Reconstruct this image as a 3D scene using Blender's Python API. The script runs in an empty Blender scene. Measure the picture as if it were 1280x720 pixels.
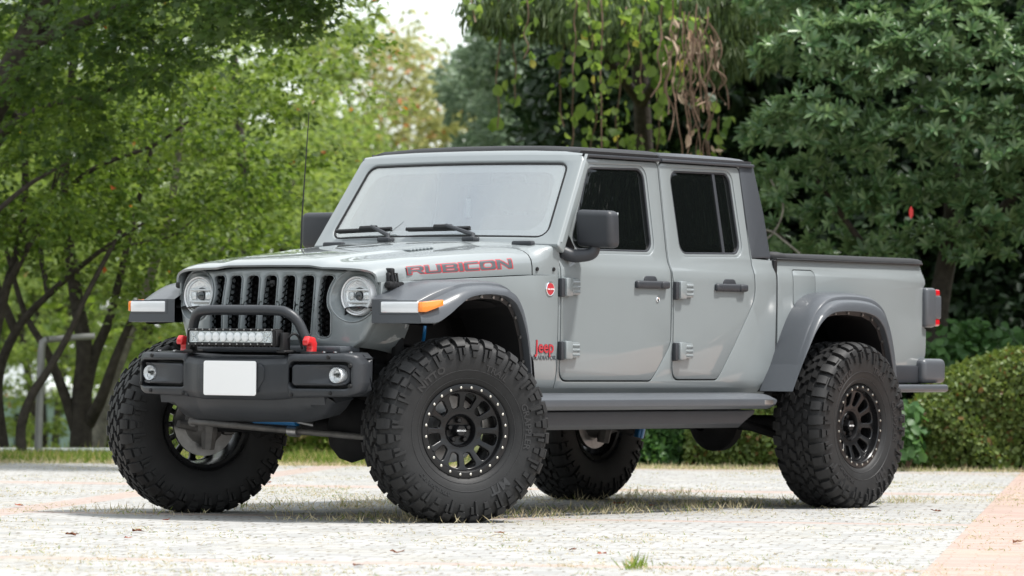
import bpy, bmesh, math, random
import numpy as np
from mathutils import Vector, Matrix
from math import sin, cos, pi, radians as R, atan2, sqrt, hypot

rnd = random.Random(7)
SC = bpy.context.scene
COL = SC.collection

# ------------------------------------------------------------------ camera
CAM = Vector((19.113, 15.317, 0.863))
YAW, PITCH, ROLL, FPX = R(216.47403), R(0.732469), R(0.537172), 5999.9
fwd = Vector((cos(YAW)*cos(PITCH), sin(YAW)*cos(PITCH), sin(PITCH)))
rt0 = Vector((sin(YAW), -cos(YAW), 0))
up0 = rt0.cross(fwd)
RT = rt0*cos(ROLL) + up0*sin(ROLL)
UP = -rt0*sin(ROLL) + up0*cos(ROLL)
cd = bpy.data.cameras.new('camera')
cam = bpy.data.objects.new('camera', cd); COL.objects.link(cam)
m = Matrix((RT, UP, -fwd)).transposed().to_4x4(); m.translation = CAM
cam.matrix_world = m
cd.sensor_width = 36; cd.lens = FPX/1280*36
cd.clip_start = 0.5; cd.clip_end = 3000
cd.dof.use_dof = True; cd.dof.focus_distance = 24.0; cd.dof.aperture_fstop = 5.0
SC.camera = cam

# ------------------------------------------------------------------ light
SUN_EL, SUN_AZ = R(64), atan2(0.90, -0.42)        # direction towards the sun
w = bpy.data.worlds.new('World'); SC.world = w; w.use_nodes = True
wn = w.node_tree; wn.nodes.clear()
sky = wn.nodes.new('ShaderNodeTexSky'); sky.sky_type = 'NISHITA'; sky.sun_disc = False
sky.sun_elevation = SUN_EL; sky.sun_rotation = pi/2 - SUN_AZ
sky.air_density = 1.0; sky.dust_density = 1.6; sky.ozone_density = 0.8; sky.altitude = 50
bg = wn.nodes.new('ShaderNodeBackground'); bg.inputs[1].default_value = 0.15
wo = wn.nodes.new('ShaderNodeOutputWorld')
# thin bright cloud over the blue
tcw = wn.nodes.new('ShaderNodeTexCoord'); cn = wn.nodes.new('ShaderNodeTexNoise')
cn.inputs['Scale'].default_value = 2.6; cn.inputs['Detail'].default_value = 7; cn.inputs['Roughness'].default_value = .58; cn.inputs['Distortion'].default_value = .4
wn.links.new(tcw.outputs['Generated'], cn.inputs['Vector'])
cr = wn.nodes.new('ShaderNodeMapRange'); cr.inputs['From Min'].default_value = .32; cr.inputs['From Max'].default_value = .62; cr.inputs['To Min'].default_value = .45; cr.inputs['To Max'].default_value = .95
wn.links.new(cn.outputs['Fac'], cr.inputs['Value'])
cm = wn.nodes.new('ShaderNodeMix'); cm.data_type = 'RGBA'; cm.inputs[7].default_value = (5.5, 5.7, 5.6, 1)
wn.links.new(cr.outputs[0], cm.inputs[0]); wn.links.new(sky.outputs[0], cm.inputs[6]); wn.links.new(cm.outputs[2], bg.inputs[0]); wn.links.new(bg.outputs[0], wo.inputs[0])
sd = bpy.data.lights.new('sun', 'SUN'); sd.energy = 3.1; sd.angle = R(5); sd.color = (1, .97, .925)
so = bpy.data.objects.new('sun', sd); COL.objects.link(so)
sv = Vector((cos(SUN_EL)*cos(SUN_AZ), cos(SUN_EL)*sin(SUN_AZ), sin(SUN_EL)))
so.rotation_euler = sv.to_track_quat('Z', 'Y').to_euler(); so.location = (0, 0, 30)
SC.view_settings.view_transform = 'Standard'; SC.view_settings.look = 'None'
SC.view_settings.gamma = 1; SC.view_settings.use_curve_mapping = False
SC.view_settings.exposure = 0.88
SC.cycles.use_denoising = True
SC.cycles.max_bounces = 8; SC.cycles.transparent_max_bounces = 12
SC.cycles.caustics_reflective = False; SC.cycles.caustics_refractive = False
SC.cycles.sample_clamp_indirect = 8

# ------------------------------------------------------------------ materials
def mat(name, col=(.5, .5, .5), rough=.5, metal=0., spec=.5, coat=0., coat_rough=.03, bump=0., bscale=80., vary=0., vscale=6., rvar=0.):
    mm = bpy.data.materials.new(name); mm.use_nodes = True
    nt = mm.node_tree; b = nt.nodes['Principled BSDF']
    b.inputs['Base Color'].default_value = (*col, 1); b.inputs['Roughness'].default_value = rough
    b.inputs['Metallic'].default_value = metal; b.inputs['Specular IOR Level'].default_value = spec
    b.inputs['Coat Weight'].default_value = coat; b.inputs['Coat Roughness'].default_value = coat_rough
    tc = None
    if bump or vary or rvar:
        tc = nt.nodes.new('ShaderNodeTexCoord')
    if bump:
        n = nt.nodes.new('ShaderNodeTexNoise'); n.inputs['Scale'].default_value = bscale; n.inputs['Detail'].default_value = 4
        nt.links.new(tc.outputs['Object'], n.inputs['Vector'])
        bp = nt.nodes.new('ShaderNodeBump'); bp.inputs['Strength'].default_value = bump; bp.inputs['Distance'].default_value = .01
        nt.links.new(n.outputs['Fac'], bp.inputs['Height']); nt.links.new(bp.outputs['Normal'], b.inputs['Normal'])
    if vary or rvar:
        n2 = nt.nodes.new('ShaderNodeTexNoise'); n2.inputs['Scale'].default_value = vscale; n2.inputs['Detail'].default_value = 6
        nt.links.new(tc.outputs['Object'], n2.inputs['Vector'])
        if vary:
            mr = nt.nodes.new('ShaderNodeMapRange'); mr.inputs['From Min'].default_value = .3; mr.inputs['From Max'].default_value = .7
            mr.inputs['To Min'].default_value = 1-vary; mr.inputs['To Max'].default_value = 1+vary
            nt.links.new(n2.outputs['Fac'], mr.inputs['Value'])
            hs = nt.nodes.new('ShaderNodeHueSaturation'); hs.inputs['Color'].default_value = (*col, 1)
            nt.links.new(mr.outputs[0], hs.inputs['Value']); nt.links.new(hs.outputs[0], b.inputs['Base Color'])
        if rvar:
            mr = nt.nodes.new('ShaderNodeMapRange'); mr.inputs['From Min'].default_value = .3; mr.inputs['From Max'].default_value = .7
            mr.inputs['To Min'].default_value = max(.02, rough-rvar); mr.inputs['To Max'].default_value = min(1, rough+rvar)
            nt.links.new(n2.outputs['Fac'], mr.inputs['Value']); nt.links.new(mr.outputs[0], b.inputs['Roughness'])
    return mm

M = {}
M['paint'] = mat('grey_paint', (.212, .236, .243), .42, 0, .5, coat=1.0, coat_rough=.02, vary=.02, vscale=2.5)
M['trim'] = mat('textured_grey_plastic', (.032, .035, .041), .46, 0, .45, bump=.10, bscale=260, vary=.05, vscale=9)
M['flare'] = mat('satin_grey_flare', (.074, .081, .091), .33, 0, .5, bump=.06, bscale=220, vary=.05, vscale=5)
M['bumper'] = mat('powder_coated_steel', (.030, .033, .038), .40, .1, .45, bump=.12, bscale=320, vary=.06, vscale=7)
M['black'] = mat('black_plastic', (.009, .009, .010), .5, 0, .4, bump=.05, bscale=200)
M['dark'] = mat('underbody_black', (.012, .012, .013), .75, 0, .3, vary=.3, vscale=12)
M['rubber'] = mat('tyre_rubber', (.014, .014, .0145), .60, 0, .38, bump=.10, bscale=140, vary=.22, vscale=14)
M['letter'] = mat('raised_tyre_lettering', (.022, .022, .023), .46, 0, .5)
M['rim'] = mat('satin_black_wheel', (.010, .010, .011), .30, .2, .45, rvar=.06, vscale=20)
M['bolt'] = mat('zinc_bolt', (.62, .60, .54), .30, 1.0)
M['steel'] = mat('worn_steel', (.42, .42, .42), .38, 1.0, vary=.15, vscale=30)
M['castiron'] = mat('cast_iron', (.16, .155, .15), .6, .5, bump=.1, bscale=90, vary=.25, vscale=20)
M['facet'] = mat('faceted_reflector', (.80, .82, .84), .18, .55, bump=.5, bscale=95)
M['silver'] = mat('silver_lamp_ring', (.82, .83, .84), .30, .15)
M['meshgrey'] = mat('grille_mesh_plastic', (.13, .135, .14), .35)
M['chrome'] = mat('chrome', (.85, .86, .88), .06, 1.0)
M['roofcloth'] = mat('black_roof_fabric', (.016, .017, .019), .62, 0, .35, bump=.12, bscale=420)
M['hardtop'] = mat('grey_hardtop', (.045, .050, .058), .42, 0, .5, bump=.08, bscale=260)
M['red'] = mat('red_hook_paint', (.62, .022, .025), .35, 0, .5, coat=.5)
M['decalred'] = mat('red_decal', (.40, .03, .04), .45)
M['decaldark'] = mat('dark_decal', (.075, .085, .095), .45)
M['white'] = mat('white_plate', (.86, .86, .86), .45)
M['blue'] = mat('blue_shock_paint', (.015, .17, .42), .3, .3, .5, coat=.4)
M['amber'] = mat('amber_lens', (.85, .23, .02), .12, 0, .5, coat=.6)
M['whitelens'] = mat('white_marker_lens', (.74, .76, .78), .10, 0, .6, coat=1)
M['redlens'] = mat('red_lens', (.55, .012, .02), .10, 0, .5, coat=1)
M['smoke'] = mat('smoked_lens', (.045, .05, .055), .15, 0, .5, coat=.5)
M['sideglass'] = mat('dark_privacy_glass', (.004, .005, .005), .015, 0, .4)
M['seat'] = mat('black_seat_cloth', (.035, .035, .037), .8)
M['dash'] = mat('dashboard_plastic', (.05, .052, .056), .6)
M['grabred'] = mat('red_dash_trim', (.25, .02, .02), .5)

def glass_mix(name, r0, tint=(.9, .95, .94), rough=.01, film=.0):
    """Clear sheet: mirror-like part rising towards grazing angles, the rest seen through; film = white layer painting the pale sky reflection on to the pane."""
    mm = bpy.data.materials.new(name); mm.use_nodes = True
    nt = mm.node_tree; nt.nodes.clear(); L = nt.links.new
    o = nt.nodes.new('ShaderNodeOutputMaterial')
    g = nt.nodes.new('ShaderNodeBsdfGlossy'); g.inputs['Roughness'].default_value = rough
    t = nt.nodes.new('ShaderNodeBsdfTransparent'); t.inputs[0].default_value = (*tint, 1)
    lw = nt.nodes.new('ShaderNodeLayerWeight'); lw.inputs[0].default_value = .5
    pw = nt.nodes.new('ShaderNodeMath'); pw.operation = 'POWER'; pw.inputs[1].default_value = 5; L(lw.outputs['Facing'], pw.inputs[0])
    ma = nt.nodes.new('ShaderNodeMath'); ma.operation = 'MULTIPLY_ADD'; ma.inputs[1].default_value = 1-r0; ma.inputs[2].default_value = r0; L(pw.outputs[0], ma.inputs[0])
    mx = nt.nodes.new('ShaderNodeMixShader'); L(ma.outputs[0], mx.inputs[0])
    base = t
    if film:
        d = nt.nodes.new('ShaderNodeBsdfDiffuse'); d.inputs[0].default_value = (.74, .79, .79, 1)
        m2 = nt.nodes.new('ShaderNodeMixShader'); m2.inputs[0].default_value = film
        L(t.outputs[0], m2.inputs[1]); L(d.outputs[0], m2.inputs[2]); base = m2
    L(base.outputs[0], mx.inputs[1]); L(g.outputs[0], mx.inputs[2]); L(mx.outputs[0], o.inputs[0])
    return mm
M['windshield'] = glass_mix('windshield_glass', .36, (.84, .89, .885), .008, film=.11)  # film adds diffuse white in place of bright reflected sky
M['lens'] = glass_mix('clear_lens', .03, (.98, .99, .99))
M['shade'] = mat('windshield_edge_tint', (.30, .29, .30), .1, 0, .5, coat=1)

# ------------------------------------------------------------------ mesh helpers
def link(name, me, parent=None):
    o = bpy.data.objects.new(name, me); COL.objects.link(o)
    if parent: o.parent = parent
    return o
def finish(bm, angle=32):
    me = bpy.data.meshes.new('mesh'); bm.to_mesh(me); bm.free()
    for p in me.polygons: p.use_smooth = True
    me.set_sharp_from_angle(angle=R(angle))
    return me
def obj(name, bm, m, parent=None, angle=32, recalc=True):
    if recalc: bmesh.ops.recalc_face_normals(bm, faces=bm.faces)
    me = finish(bm, angle); me.name = name
    me.materials.append(m if not isinstance(m, str) else M[m])
    return link(name, me, parent)
def tag(o, label=None, cat=None, group=None, kind=None):
    if label: o['label'] = label
    if cat: o['category'] = cat
    if group: o['group'] = group
    if kind: o['kind'] = kind
    return o
def empty(name, loc=(0, 0, 0), rz=0, parent=None):
    o = bpy.data.objects.new(name, None); COL.objects.link(o)
    o.location = loc; o.rotation_euler = (0, 0, rz); o.empty_display_size = .1
    if parent: o.parent = parent
    return o
def join(bm, src):
    me = bpy.data.meshes.new('tmp'); src.to_mesh(me); src.free(); bm.from_mesh(me); bpy.data.meshes.remove(me)
def roundpoly(pts, r=.03, seg=5):
    """Round the corners of a closed polygon; r is a number or one per corner."""
    out = []; n = len(pts)
    for i in range(n):
        p = Vector(pts[i]); a = Vector(pts[i-1]); b = Vector(pts[(i+1) % n])
        rr = r[i] if isinstance(r, (list, tuple)) else r
        if rr <= 0: out.append(tuple(p)); continue
        d1 = (a-p); d2 = (b-p); l1, l2 = d1.length, d2.length; d1.normalize(); d2.normalize()
        ang = math.acos(max(-1, min(1, d1.dot(d2))))
        if ang > pi-.05: out.append(tuple(p)); continue
        t = min(rr/math.tan(ang/2), l1*.48, l2*.48); r2 = t*math.tan(ang/2)
        c = p + (d1+d2).normalized()*(r2/sin(ang/2))
        s, e = p+d1*t-c, p+d2*t-c
        a0 = atan2(s.y, s.x); a1 = atan2(e.y, e.x); da = (a1-a0+pi) % (2*pi)-pi
        for k in range(seg+1):
            q = a0+da*k/seg; out.append((c.x+r2*cos(q), c.y+r2*sin(q)))
    return out
def rrect(cx, cy, w, h, r, seg=5):
    return roundpoly([(cx-w/2, cy-h/2), (cx+w/2, cy-h/2), (cx+w/2, cy+h/2), (cx-w/2, cy+h/2)], r, seg)
def circ(cx, cy, r, n=32):
    return [(cx+r*cos(2*pi*k/n), cy+r*sin(2*pi*k/n)) for k in range(n)]
def inside(p, loop):
    c = False; n = len(loop)
    for k in range(n):
        (x1, y1), (x2, y2) = loop[k-1][:2], loop[k][:2]
        if (y1 > p[1]) != (y2 > p[1]) and p[0] < (x2-x1)*(p[1]-y1)/(y2-y1)+x1: c = not c
    return c
def plate(outer, holes=(), thick=.02, bevel=.003, fn=None, cuts_u=(), cuts_v=(), bres=1):
    """A 2-D outline with holes, thickened (front face at w=0), edges bevelled; fn maps (u, v, w) to space."""
    b = min(bevel, thick*.49); jr = random.Random(1)
    for attempt in range(14):                        # the curve filler sometimes closes a hole: nudge the points and try again
        jit = 0 if attempt == 0 else 2e-5*attempt
        cu = bpy.data.curves.new('c', 'CURVE'); cu.dimensions = '2D'; cu.fill_mode = 'BOTH'
        for loop in [outer, *holes]:
            sp = cu.splines.new('POLY'); sp.points.add(len(loop)-1)
            for q, p in zip(sp.points, loop): q.co = (p[0]+jr.uniform(-jit, jit), p[1]+jr.uniform(-jit, jit), 0, 1)
            sp.use_cyclic_u = True
        cu.bevel_depth = b; cu.bevel_resolution = bres; cu.offset = -b; cu.extrude = max(thick/2-b, 0)
        o = bpy.data.objects.new('c', cu)
        me = o.to_mesh()
        bm = bmesh.new(); bm.from_mesh(me); o.to_mesh_clear(); bpy.data.objects.remove(o); bpy.data.curves.remove(cu)
        flat = [[(v.co.x, v.co.y) for v in f.verts] for f in bm.faces if abs(f.normal.z) > .9 and f.calc_center_median().z > 0]
        bad = False
        for h in holes:
            c = (sum(p[0] for p in h)/len(h), sum(p[1] for p in h)/len(h))
            if inside(c, h) and any(inside(c, f) for f in flat): bad = True
        area = sum(abs(sum(f[k-1][0]*f[k][1]-f[k][0]*f[k-1][1] for k in range(len(f))))/2 for f in flat)
        def pa(l): return abs(sum(l[k-1][0]*l[k][1]-l[k][0]*l[k-1][1] for k in range(len(l))))/2
        if not bad and area > .5*(pa(outer)-sum(pa(h) for h in holes))-2*b*sum(hypot(outer[k][0]-outer[k-1][0], outer[k][1]-outer[k-1][1]) for k in range(len(outer))): break
        if attempt < 13: bm.free()
    bmesh.ops.remove_doubles(bm, verts=bm.verts, dist=1e-5)
    for c in cuts_u:
        bmesh.ops.bisect_plane(bm, geom=bm.verts[:]+bm.edges[:]+bm.faces[:], plane_co=(c, 0, 0), plane_no=(1, 0, 0), dist=1e-5)
    for c in cuts_v:
        bmesh.ops.bisect_plane(bm, geom=bm.verts[:]+bm.edges[:]+bm.faces[:], plane_co=(0, c, 0), plane_no=(0, 1, 0), dist=1e-5)
    for v in bm.verts:
        q = (v.co.x, v.co.y, v.co.z-thick/2)
        v.co = fn(*q) if fn else q
    return bm
def offset_loop(L, d):
    """Move a dense closed loop sideways by d (to the left of travel)."""
    out = []; n = len(L)
    for k in range(n):
        a, p, b = Vector(L[k-1][:2]), Vector(L[k][:2]), Vector(L[(k+1) % n][:2])
        t1, t2 = (p-a), (b-p)
        t = (t1.normalized() if t1.length > 1e-7 else Vector((0, 0)))+(t2.normalized() if t2.length > 1e-7 else Vector((0, 0)))
        t = t.normalized() if t.length > 1e-6 else Vector((1, 0)); out.append((p.x-t.y*d, p.y+t.x*d))
    return out
def panel(outer, holes, thick, bevel, fn, cuts_u=(), cuts_v=()):
    """Like plate(), filled by constrained triangulation; open at the back."""
    from mathutils.geometry import delaunay_2d_cdt
    def ccw(l): return l if sum(l[k-1][0]*l[k][1]-l[k][0]*l[k-1][1] for k in range(len(l))) > 0 else list(reversed(l))
    outer = ccw(outer); holes = [list(reversed(ccw(h))) for h in holes]; loops = [outer, *holes]
    front = [offset_loop(l, bevel) for l in loops]; mid = [offset_loop(l, bevel*.3) for l in loops]
    pts, edges = [], []
    for l in front:
        n0 = len(pts); pts += [Vector(p) for p in l]; edges += [(n0+k, n0+(k+1) % len(l)) for k in range(len(l))]
    us = [p[0] for p in outer]; vs = [p[1] for p in outer]
    for u in cuts_u:
        for v in cuts_v:
            if inside((u, v), front[0]) and not any(inside((u, v), h) for h in front[1:]): pts.append(Vector((u, v)))
    vo, eo, fo, _, _, _ = delaunay_2d_cdt(pts, edges, [], 0, 1e-6)
    bm = bmesh.new(); V_ = [bm.verts.new((p.x, p.y, 0)) for p in vo]
    for f in fo:
        c = sum((vo[k] for k in f), Vector((0, 0)))/len(f)
        if inside(c, front[0]) and not any(inside(c, h) for h in front[1:]): bm.faces.new([V_[k] for k in f])
    for l0, l1, l2 in zip(front, mid, loops):
        R0 = [bm.verts.new((p[0], p[1], 0)) for p in l0]; R1 = [bm.verts.new((p[0], p[1], -bevel*.3)) for p in l1]
        R2 = [bm.verts.new((p[0], p[1], -bevel)) for p in l2]; R3 = [bm.verts.new((p[0], p[1], -thick)) for p in l2]
        n = len(l0)
        for A_, B_ in ((R0, R1), (R1, R2), (R2, R3)):
            for k in range(n): bm.faces.new((A_[k], A_[(k+1) % n], B_[(k+1) % n], B_[k]))
    bmesh.ops.remove_doubles(bm, verts=bm.verts, dist=2e-5)
    for v in bm.verts: v.co = fn(*v.co)
    return bm
def loft(rows, close_u=False, cap=False, close_v=False):
    bm = bmesh.new(); V = [[bm.verts.new(p) for p in r] for r in rows]
    n = len(rows[0]); mrows = len(rows)
    for i in range(mrows if close_v else mrows-1):
        for j in range(n if close_u else n-1):
            a, b, c, d = V[i][j], V[i][(j+1) % n], V[(i+1) % mrows][(j+1) % n], V[(i+1) % mrows][j]
            if len({a, b, c, d}) == 4:
                bm.faces.new((a, b, c, d))
    if cap:
        bm.faces.new(list(reversed(V[0]))); bm.faces.new(V[-1])
    bmesh.ops.remove_doubles(bm, verts=bm.verts, dist=1e-6)
    return bm
def smoothpath(pts, sub=6):
    """Catmull-Rom through the points."""
    P = [Vector(p) for p in pts]; out = []
    for i in range(len(P)-1):
        p0 = P[i-1] if i else P[0]*2-P[1]; p1, p2 = P[i], P[i+1]; p3 = P[i+2] if i+2 < len(P) else P[-1]*2-P[-2]
        for k in range(sub):
            t = k/sub
            out.append(.5*((2*p1)+(p2-p0)*t+(2*p0-5*p1+4*p2-p3)*t*t+(3*p1-p0-3*p2+p3)*t**3))
    out.append(P[-1]); return out
def tube(pts, rad, n=10, cap=True):
    """Tube along a path; rad is a number or one per point."""
    P = [Vector(p) for p in pts]; rows = []
    t0 = (P[1]-P[0]).normalized(); a = t0.orthogonal().normalized()
    for i, p in enumerate(P):
        t = ((P[min(i+1, len(P)-1)]-P[max(i-1, 0)])).normalized()
        a = (a-t*a.dot(t)).normalized(); b = t.cross(a)
        r = rad[i] if isinstance(rad, (list, tuple)) else rad
        rows.append([p+a*(r*cos(2*pi*k/n))+b*(r*sin(2*pi*k/n)) for k in range(n)])
    return loft(rows, close_u=True, cap=cap)
def lathe(prof, n=48, axis='y', cap=False):
    """Profile of (axial, radius) turned about an axis through the origin."""
    rows = []
    for k in range(n):
        c, s = cos(2*pi*k/n), sin(2*pi*k/n)
        if axis == 'y': rows.append([Vector((r*c, a, r*s)) for a, r in prof])
        elif axis == 'x': rows.append([Vector((a, r*c, r*s)) for a, r in prof])
        else: rows.append([Vector((r*c, r*s, a)) for a, r in prof])
    return loft(rows, close_v=True)
def box(lo, hi, bev=.01, seg=2, taper=None):
    bm = bmesh.new(); bmesh.ops.create_cube(bm, size=1)
    lo, hi = Vector(lo), Vector(hi); c, d = (lo+hi)/2, hi-lo
    for v in bm.verts: v.co = Vector((c.x+v.co.x*d.x, c.y+v.co.y*d.y, c.z+v.co.z*d.z))
    if taper: 
        for v in bm.verts: v.co = taper(v.co)
    if bev: bmesh.ops.bevel(bm, geom=bm.edges[:], offset=bev, segments=seg, profile=.5, affect='EDGES', clamp_overlap=True)
    return bm
def part_each(name, bm, places, m_, parent, mirror=False):
    """One small object per place, sharing a mesh."""
    if mirror: mirror_y(bm)
    first = None
    for p in places:
        if first is None: first = obj(name, bm, m_, parent); o = first
        else: o = first.copy(); COL.objects.link(o); o.parent = parent
        o.location = p
    return first
def xform(bm, mtx):
    bmesh.ops.transform(bm, matrix=mtx, verts=bm.verts); return bm
def move(bm, d): bmesh.ops.translate(bm, vec=d, verts=bm.verts); return bm
def mirror_y(bm):
    for v in bm.verts: v.co.y = -v.co.y
    bmesh.ops.reverse_faces(bm, faces=bm.faces); return bm
def text_mesh(s, size=1., bold=0., extrude=.0, sx=1., shear=0., align='CENTER', spacing=1.):
    cu = bpy.data.curves.new('t', 'FONT'); cu.body = s; cu.size = size; cu.offset = bold; cu.extrude = extrude
    cu.align_x = align; cu.shear = shear; cu.space_character = spacing; cu.resolution_u = 3
    o = bpy.data.objects.new('t', cu); me = o.to_mesh(); bm = bmesh.new(); bm.from_mesh(me)
    o.to_mesh_clear(); bpy.data.objects.remove(o); bpy.data.curves.remove(cu)
    for v in bm.verts: v.co.x *= sx
    return bm
def interp(x, xs, ys):
    if x <= xs[0]: return ys[0]
    for i in range(len(xs)-1):
        if x <= xs[i+1]:
            t = (x-xs[i])/(xs[i+1]-xs[i]); return ys[i]+(ys[i+1]-ys[i])*t
    return ys[-1]
# ================================================================== the pickup truck (x forward, y left, z up; front axle at x = 0)
TR, WB, TRACK, STEER = .4625, 3.487, 1.775, -.51
truck = empty('pickup_truck', (0, 0, 0))
tag(truck, 'grey lifted four-door off-road pickup truck with black wheels parked on the pale paving', 'pickup truck')
def part(name, bm, m, parent=None, angle=32, recalc=True):
    return obj(name, bm, m, parent or truck, angle, recalc)

SZ = [.60, .66, .70, .76, .90, 1.10, 1.24, 1.285, 1.31, 1.335, 1.37, 1.40, 1.90]
SY = [.742, .762, .776, .785, .791, .793, .792, .789, .779, .768, .760, .755, .690]
def ys(z): return interp(z, SZ, SY)
def side(s, off=0.):
    return lambda u, v, w_: Vector((u, s*(ys(v)+w_+off), v))
CV = SZ[1:-1]

# ---- side sheet metal, doors, glass (both sides)
WIN_F = [(-1.10, 1.392), (-1.835, 1.396), (-1.825, 1.822), (-1.335, 1.812)]
WIN_R = [(-2.115, 1.392), (-2.68, 1.402), (-2.645, 1.826), (-2.085, 1.820)]
DOOR_F = [(-.965, .705), (-1.80, .705), (-1.962, .90), (-1.962, 1.868), (-1.300, 1.868), (-.985, 1.44), (-.965, 1.38)]
DOOR_R = [(-1.990, .712), (-2.425, .712), (-2.772, 1.155), (-2.765, 1.29), (-2.772, 1.36), (-2.742, 1.868), (-1.977, 1.868), (-1.977, 1.30), (-1.990, 1.22)]
def grow(poly, d):
    """Offset a counter-clockwise or clockwise polygon outwards by d."""
    A = sum(poly[i-1][0]*poly[i][1]-poly[i][0]*poly[i-1][1] for i in range(len(poly)))
    sgn = 1 if A > 0 else -1; out = []; n = len(poly)
    for i in range(n):
        p0, p, p1 = Vector(poly[i-1]), Vector(poly[i]), Vector(poly[(i+1) % n])
        e1, e2 = (p-p0).normalized(), (p1-p).normalized()
        n1, n2 = Vector((e1.y, -e1.x))*sgn, Vector((e2.y, -e2.x))*sgn
        b = (n1+n2); b = b/max(b.length_squared, .2)*2
        out.append((p.x+b.x*d, p.y+b.y*d))
    return out
DFR = [.07, .05, .12, .03, .035, .2, 0]
DRR = [.07, .05, .2, 0, 0, .03, .03, 0, 0]
def door_handle(s, x0, x1, z, parent):
    h = part('handle', box((x1-.005, .80, z-.021), (x0+.005, .835, z+.021), .012, 3, lambda c: Vector((c.x, c.y-.022*(abs((c.x-(x0+x1)/2)/((x0-x1)/2))**2), c.z))), 'trim', parent)
    bm = box((x1-.012, .785, z-.02), (x1+.06, .822, z+.02), .012, 3)
    join(bm, box((x0-.05, .785, z-.02), (x0+.012, .815, z+.02), .012, 3))
    join(bm, plate(rrect((x0+x1)/2+.005, z+.015, .12, .062, .026), (), .008, .003, side(1, .006), (), CV))
    for v in h.data.vertices: v.co.y *= 1
    if s < 0:
        mirror_y(bm)
        for v in h.data.vertices: v.co.y *= -1
        h.data.flip_normals()
    part('handle_base', bm, 'trim', parent)
def hinge(s, x, z, parent):
    bm = box((x-.155, .788, z-.040), (x-.045, .812, z+.042), .008, 2)
    join(bm, box((x-.075, .79, z-.048), (x-.012, .826, z+.048), .010, 2))
    for k in (-1, 0, 1): join(bm, box((x-.150, .80, z+k*.024-.007), (x-.085, .8165, z+k*.024+.007), .004, 1))
    if s < 0: mirror_y(bm)
    part('hinge', bm, 'paint', parent)
    bm = box((x-.016, .785, z-.052), (x+.016, .815, z+.045), .007, 2)
    if s < 0: mirror_y(bm)
    part('hinge_pin', bm, 'trim', parent)
for s in (1, -1):
    # cab side: one sheet with two door openings
    outer = [(-.942, .66), (-2.975, .66), (-2.985, 1.365), (-2.785, 1.372), (-2.755, 1.885), (-1.268, 1.885), (-.938, 1.44), (-.940, 1.37)]
    cabside = part('cab_side', plate(outer, [roundpoly(grow(DOOR_F, .007), DFR), roundpoly(grow(DOOR_R, .007), DRR)], .012, .003, side(s), (), CV), 'paint')
    part('cab_inner_shell', plate([(-.96, .66), (-2.96, .66), (-2.96, 1.36), (-2.72, 1.86), (-1.31, 1.86), (-.98, 1.44)], [roundpoly(grow(WIN_F, .02), .05), roundpoly(grow(WIN_R, .02), .05)], .01, 0, side(s, -.025), (), CV), 'dark')
    for k, (D, W, rr) in enumerate(((DOOR_F, WIN_F, DFR), (DOOR_R, WIN_R, DRR))):
        wr = [.05, .05, .055, .06] if k == 0 else .055
        wo_ = roundpoly(W, wr)
        d = part('door', plate(roundpoly(D, rr), [roundpoly(grow(W, .026), .07)], .014, .004, side(s), (), CV), 'paint', angle=40)
        # recessed bevelled window reveal, rubber trim and pane
        rv = plate(roundpoly(grow(W, .034), .075), [roundpoly(grow(W, .010), .06)], .010, .004, side(s, -.006), (), CV)
        part('window_reveal', rv, 'paint', d)
        part('window_trim', plate(roundpoly(grow(W, .014), .065), [wo_], .014, .005, side(s, -.008), (), CV), 'trim', d)
        part('window_glass', plate(roundpoly(grow(W, .008), .055), (), .005, .001, side(s, -.016), (), CV), 'sideglass', d)
        if k == 0:
            door_handle(s, -1.635, -1.905, 1.212, d)
            bm = lathe([(.0, .0), (.004, .011), (.0, .015)], 16); move(bm, (-1.835, .795, 1.135))
            if s < 0: mirror_y(bm)
            part('lock', bm, 'chrome', d)
            hinge(s, -.955, 1.188, d); hinge(s, -.955, .862, d)
        else:
            door_handle(s, -2.385, -2.655, 1.208, d)
            hinge(s, -1.995, 1.188, d); hinge(s, -1.995, .862, d)
            part('window_divider', plate([(-2.52, 1.39), (-2.545, 1.39), (-2.515, 1.83), (-2.490, 1.83)], (), .012, .003, side(s, -.010), (), CV), 'trim', d)
    # seams of the sill
    # front fender panel behind the flare
    fen = [(-.936, .66), (-.936, 1.246), (-.70, 1.243), (.37, 1.19), (.37, 1.10), (.05, 1.15), (-.30, 1.14), (-.40, 1.05), (-.52, .75), (-.54, .66)]
    def fender_map(u, v, w_, s=s):
        k = max(0, min(1, (u+.55)/.95)); return Vector((u, s*(ys(v)+w_-.145*k**1.4), v))
    part('front_fender', plate(fen, (), .012, .003, fender_map, [-.4, -.2, 0, .2], CV), 'paint')
    # bed side
    bed = [(-2.998, .66), (-3.02, .66), (-3.0, .72), (-3.08, 1.02), (-3.25, 1.13), (-3.70, 1.13), (-3.88, 1.02), (-4.02, .79), (-4.53, .79), (-4.555, .86),
           (-4.555, 1.0), (-4.515, 1.02), (-4.515, 1.235), (-4.545, 1.26), (-4.53, 1.372), (-2.998, 1.372)]
    FD = [(-3.155, 1.315), (-3.375, 1.315), (-3.375, 1.165), (-3.325, 1.112), (-3.155, 1.112)]
    part('bed_side', plate(bed, [roundpoly(grow(FD, .004), .03)], .012, .004, side(s), [-3.3, -3.7, -4.1], CV), 'paint', angle=40)
    if s > 0:
        part('fuel_door', plate(roundpoly(FD, .03), (), .012, .003, side(s, .0005), (), CV), 'paint')
    part('bed_inner', plate([(-3.0, .80), (-4.52, .80), (-4.52, 1.36), (-3.0, 1.36)], [[(-3.05, .80001+.01), (-3.10, 1.0), (-3.27, 1.12), (-3.70, 1.12), (-3.86, 1.0), (-3.98, .81)]], .01, 0, side(s, -.03), (), CV), 'dark')
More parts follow.
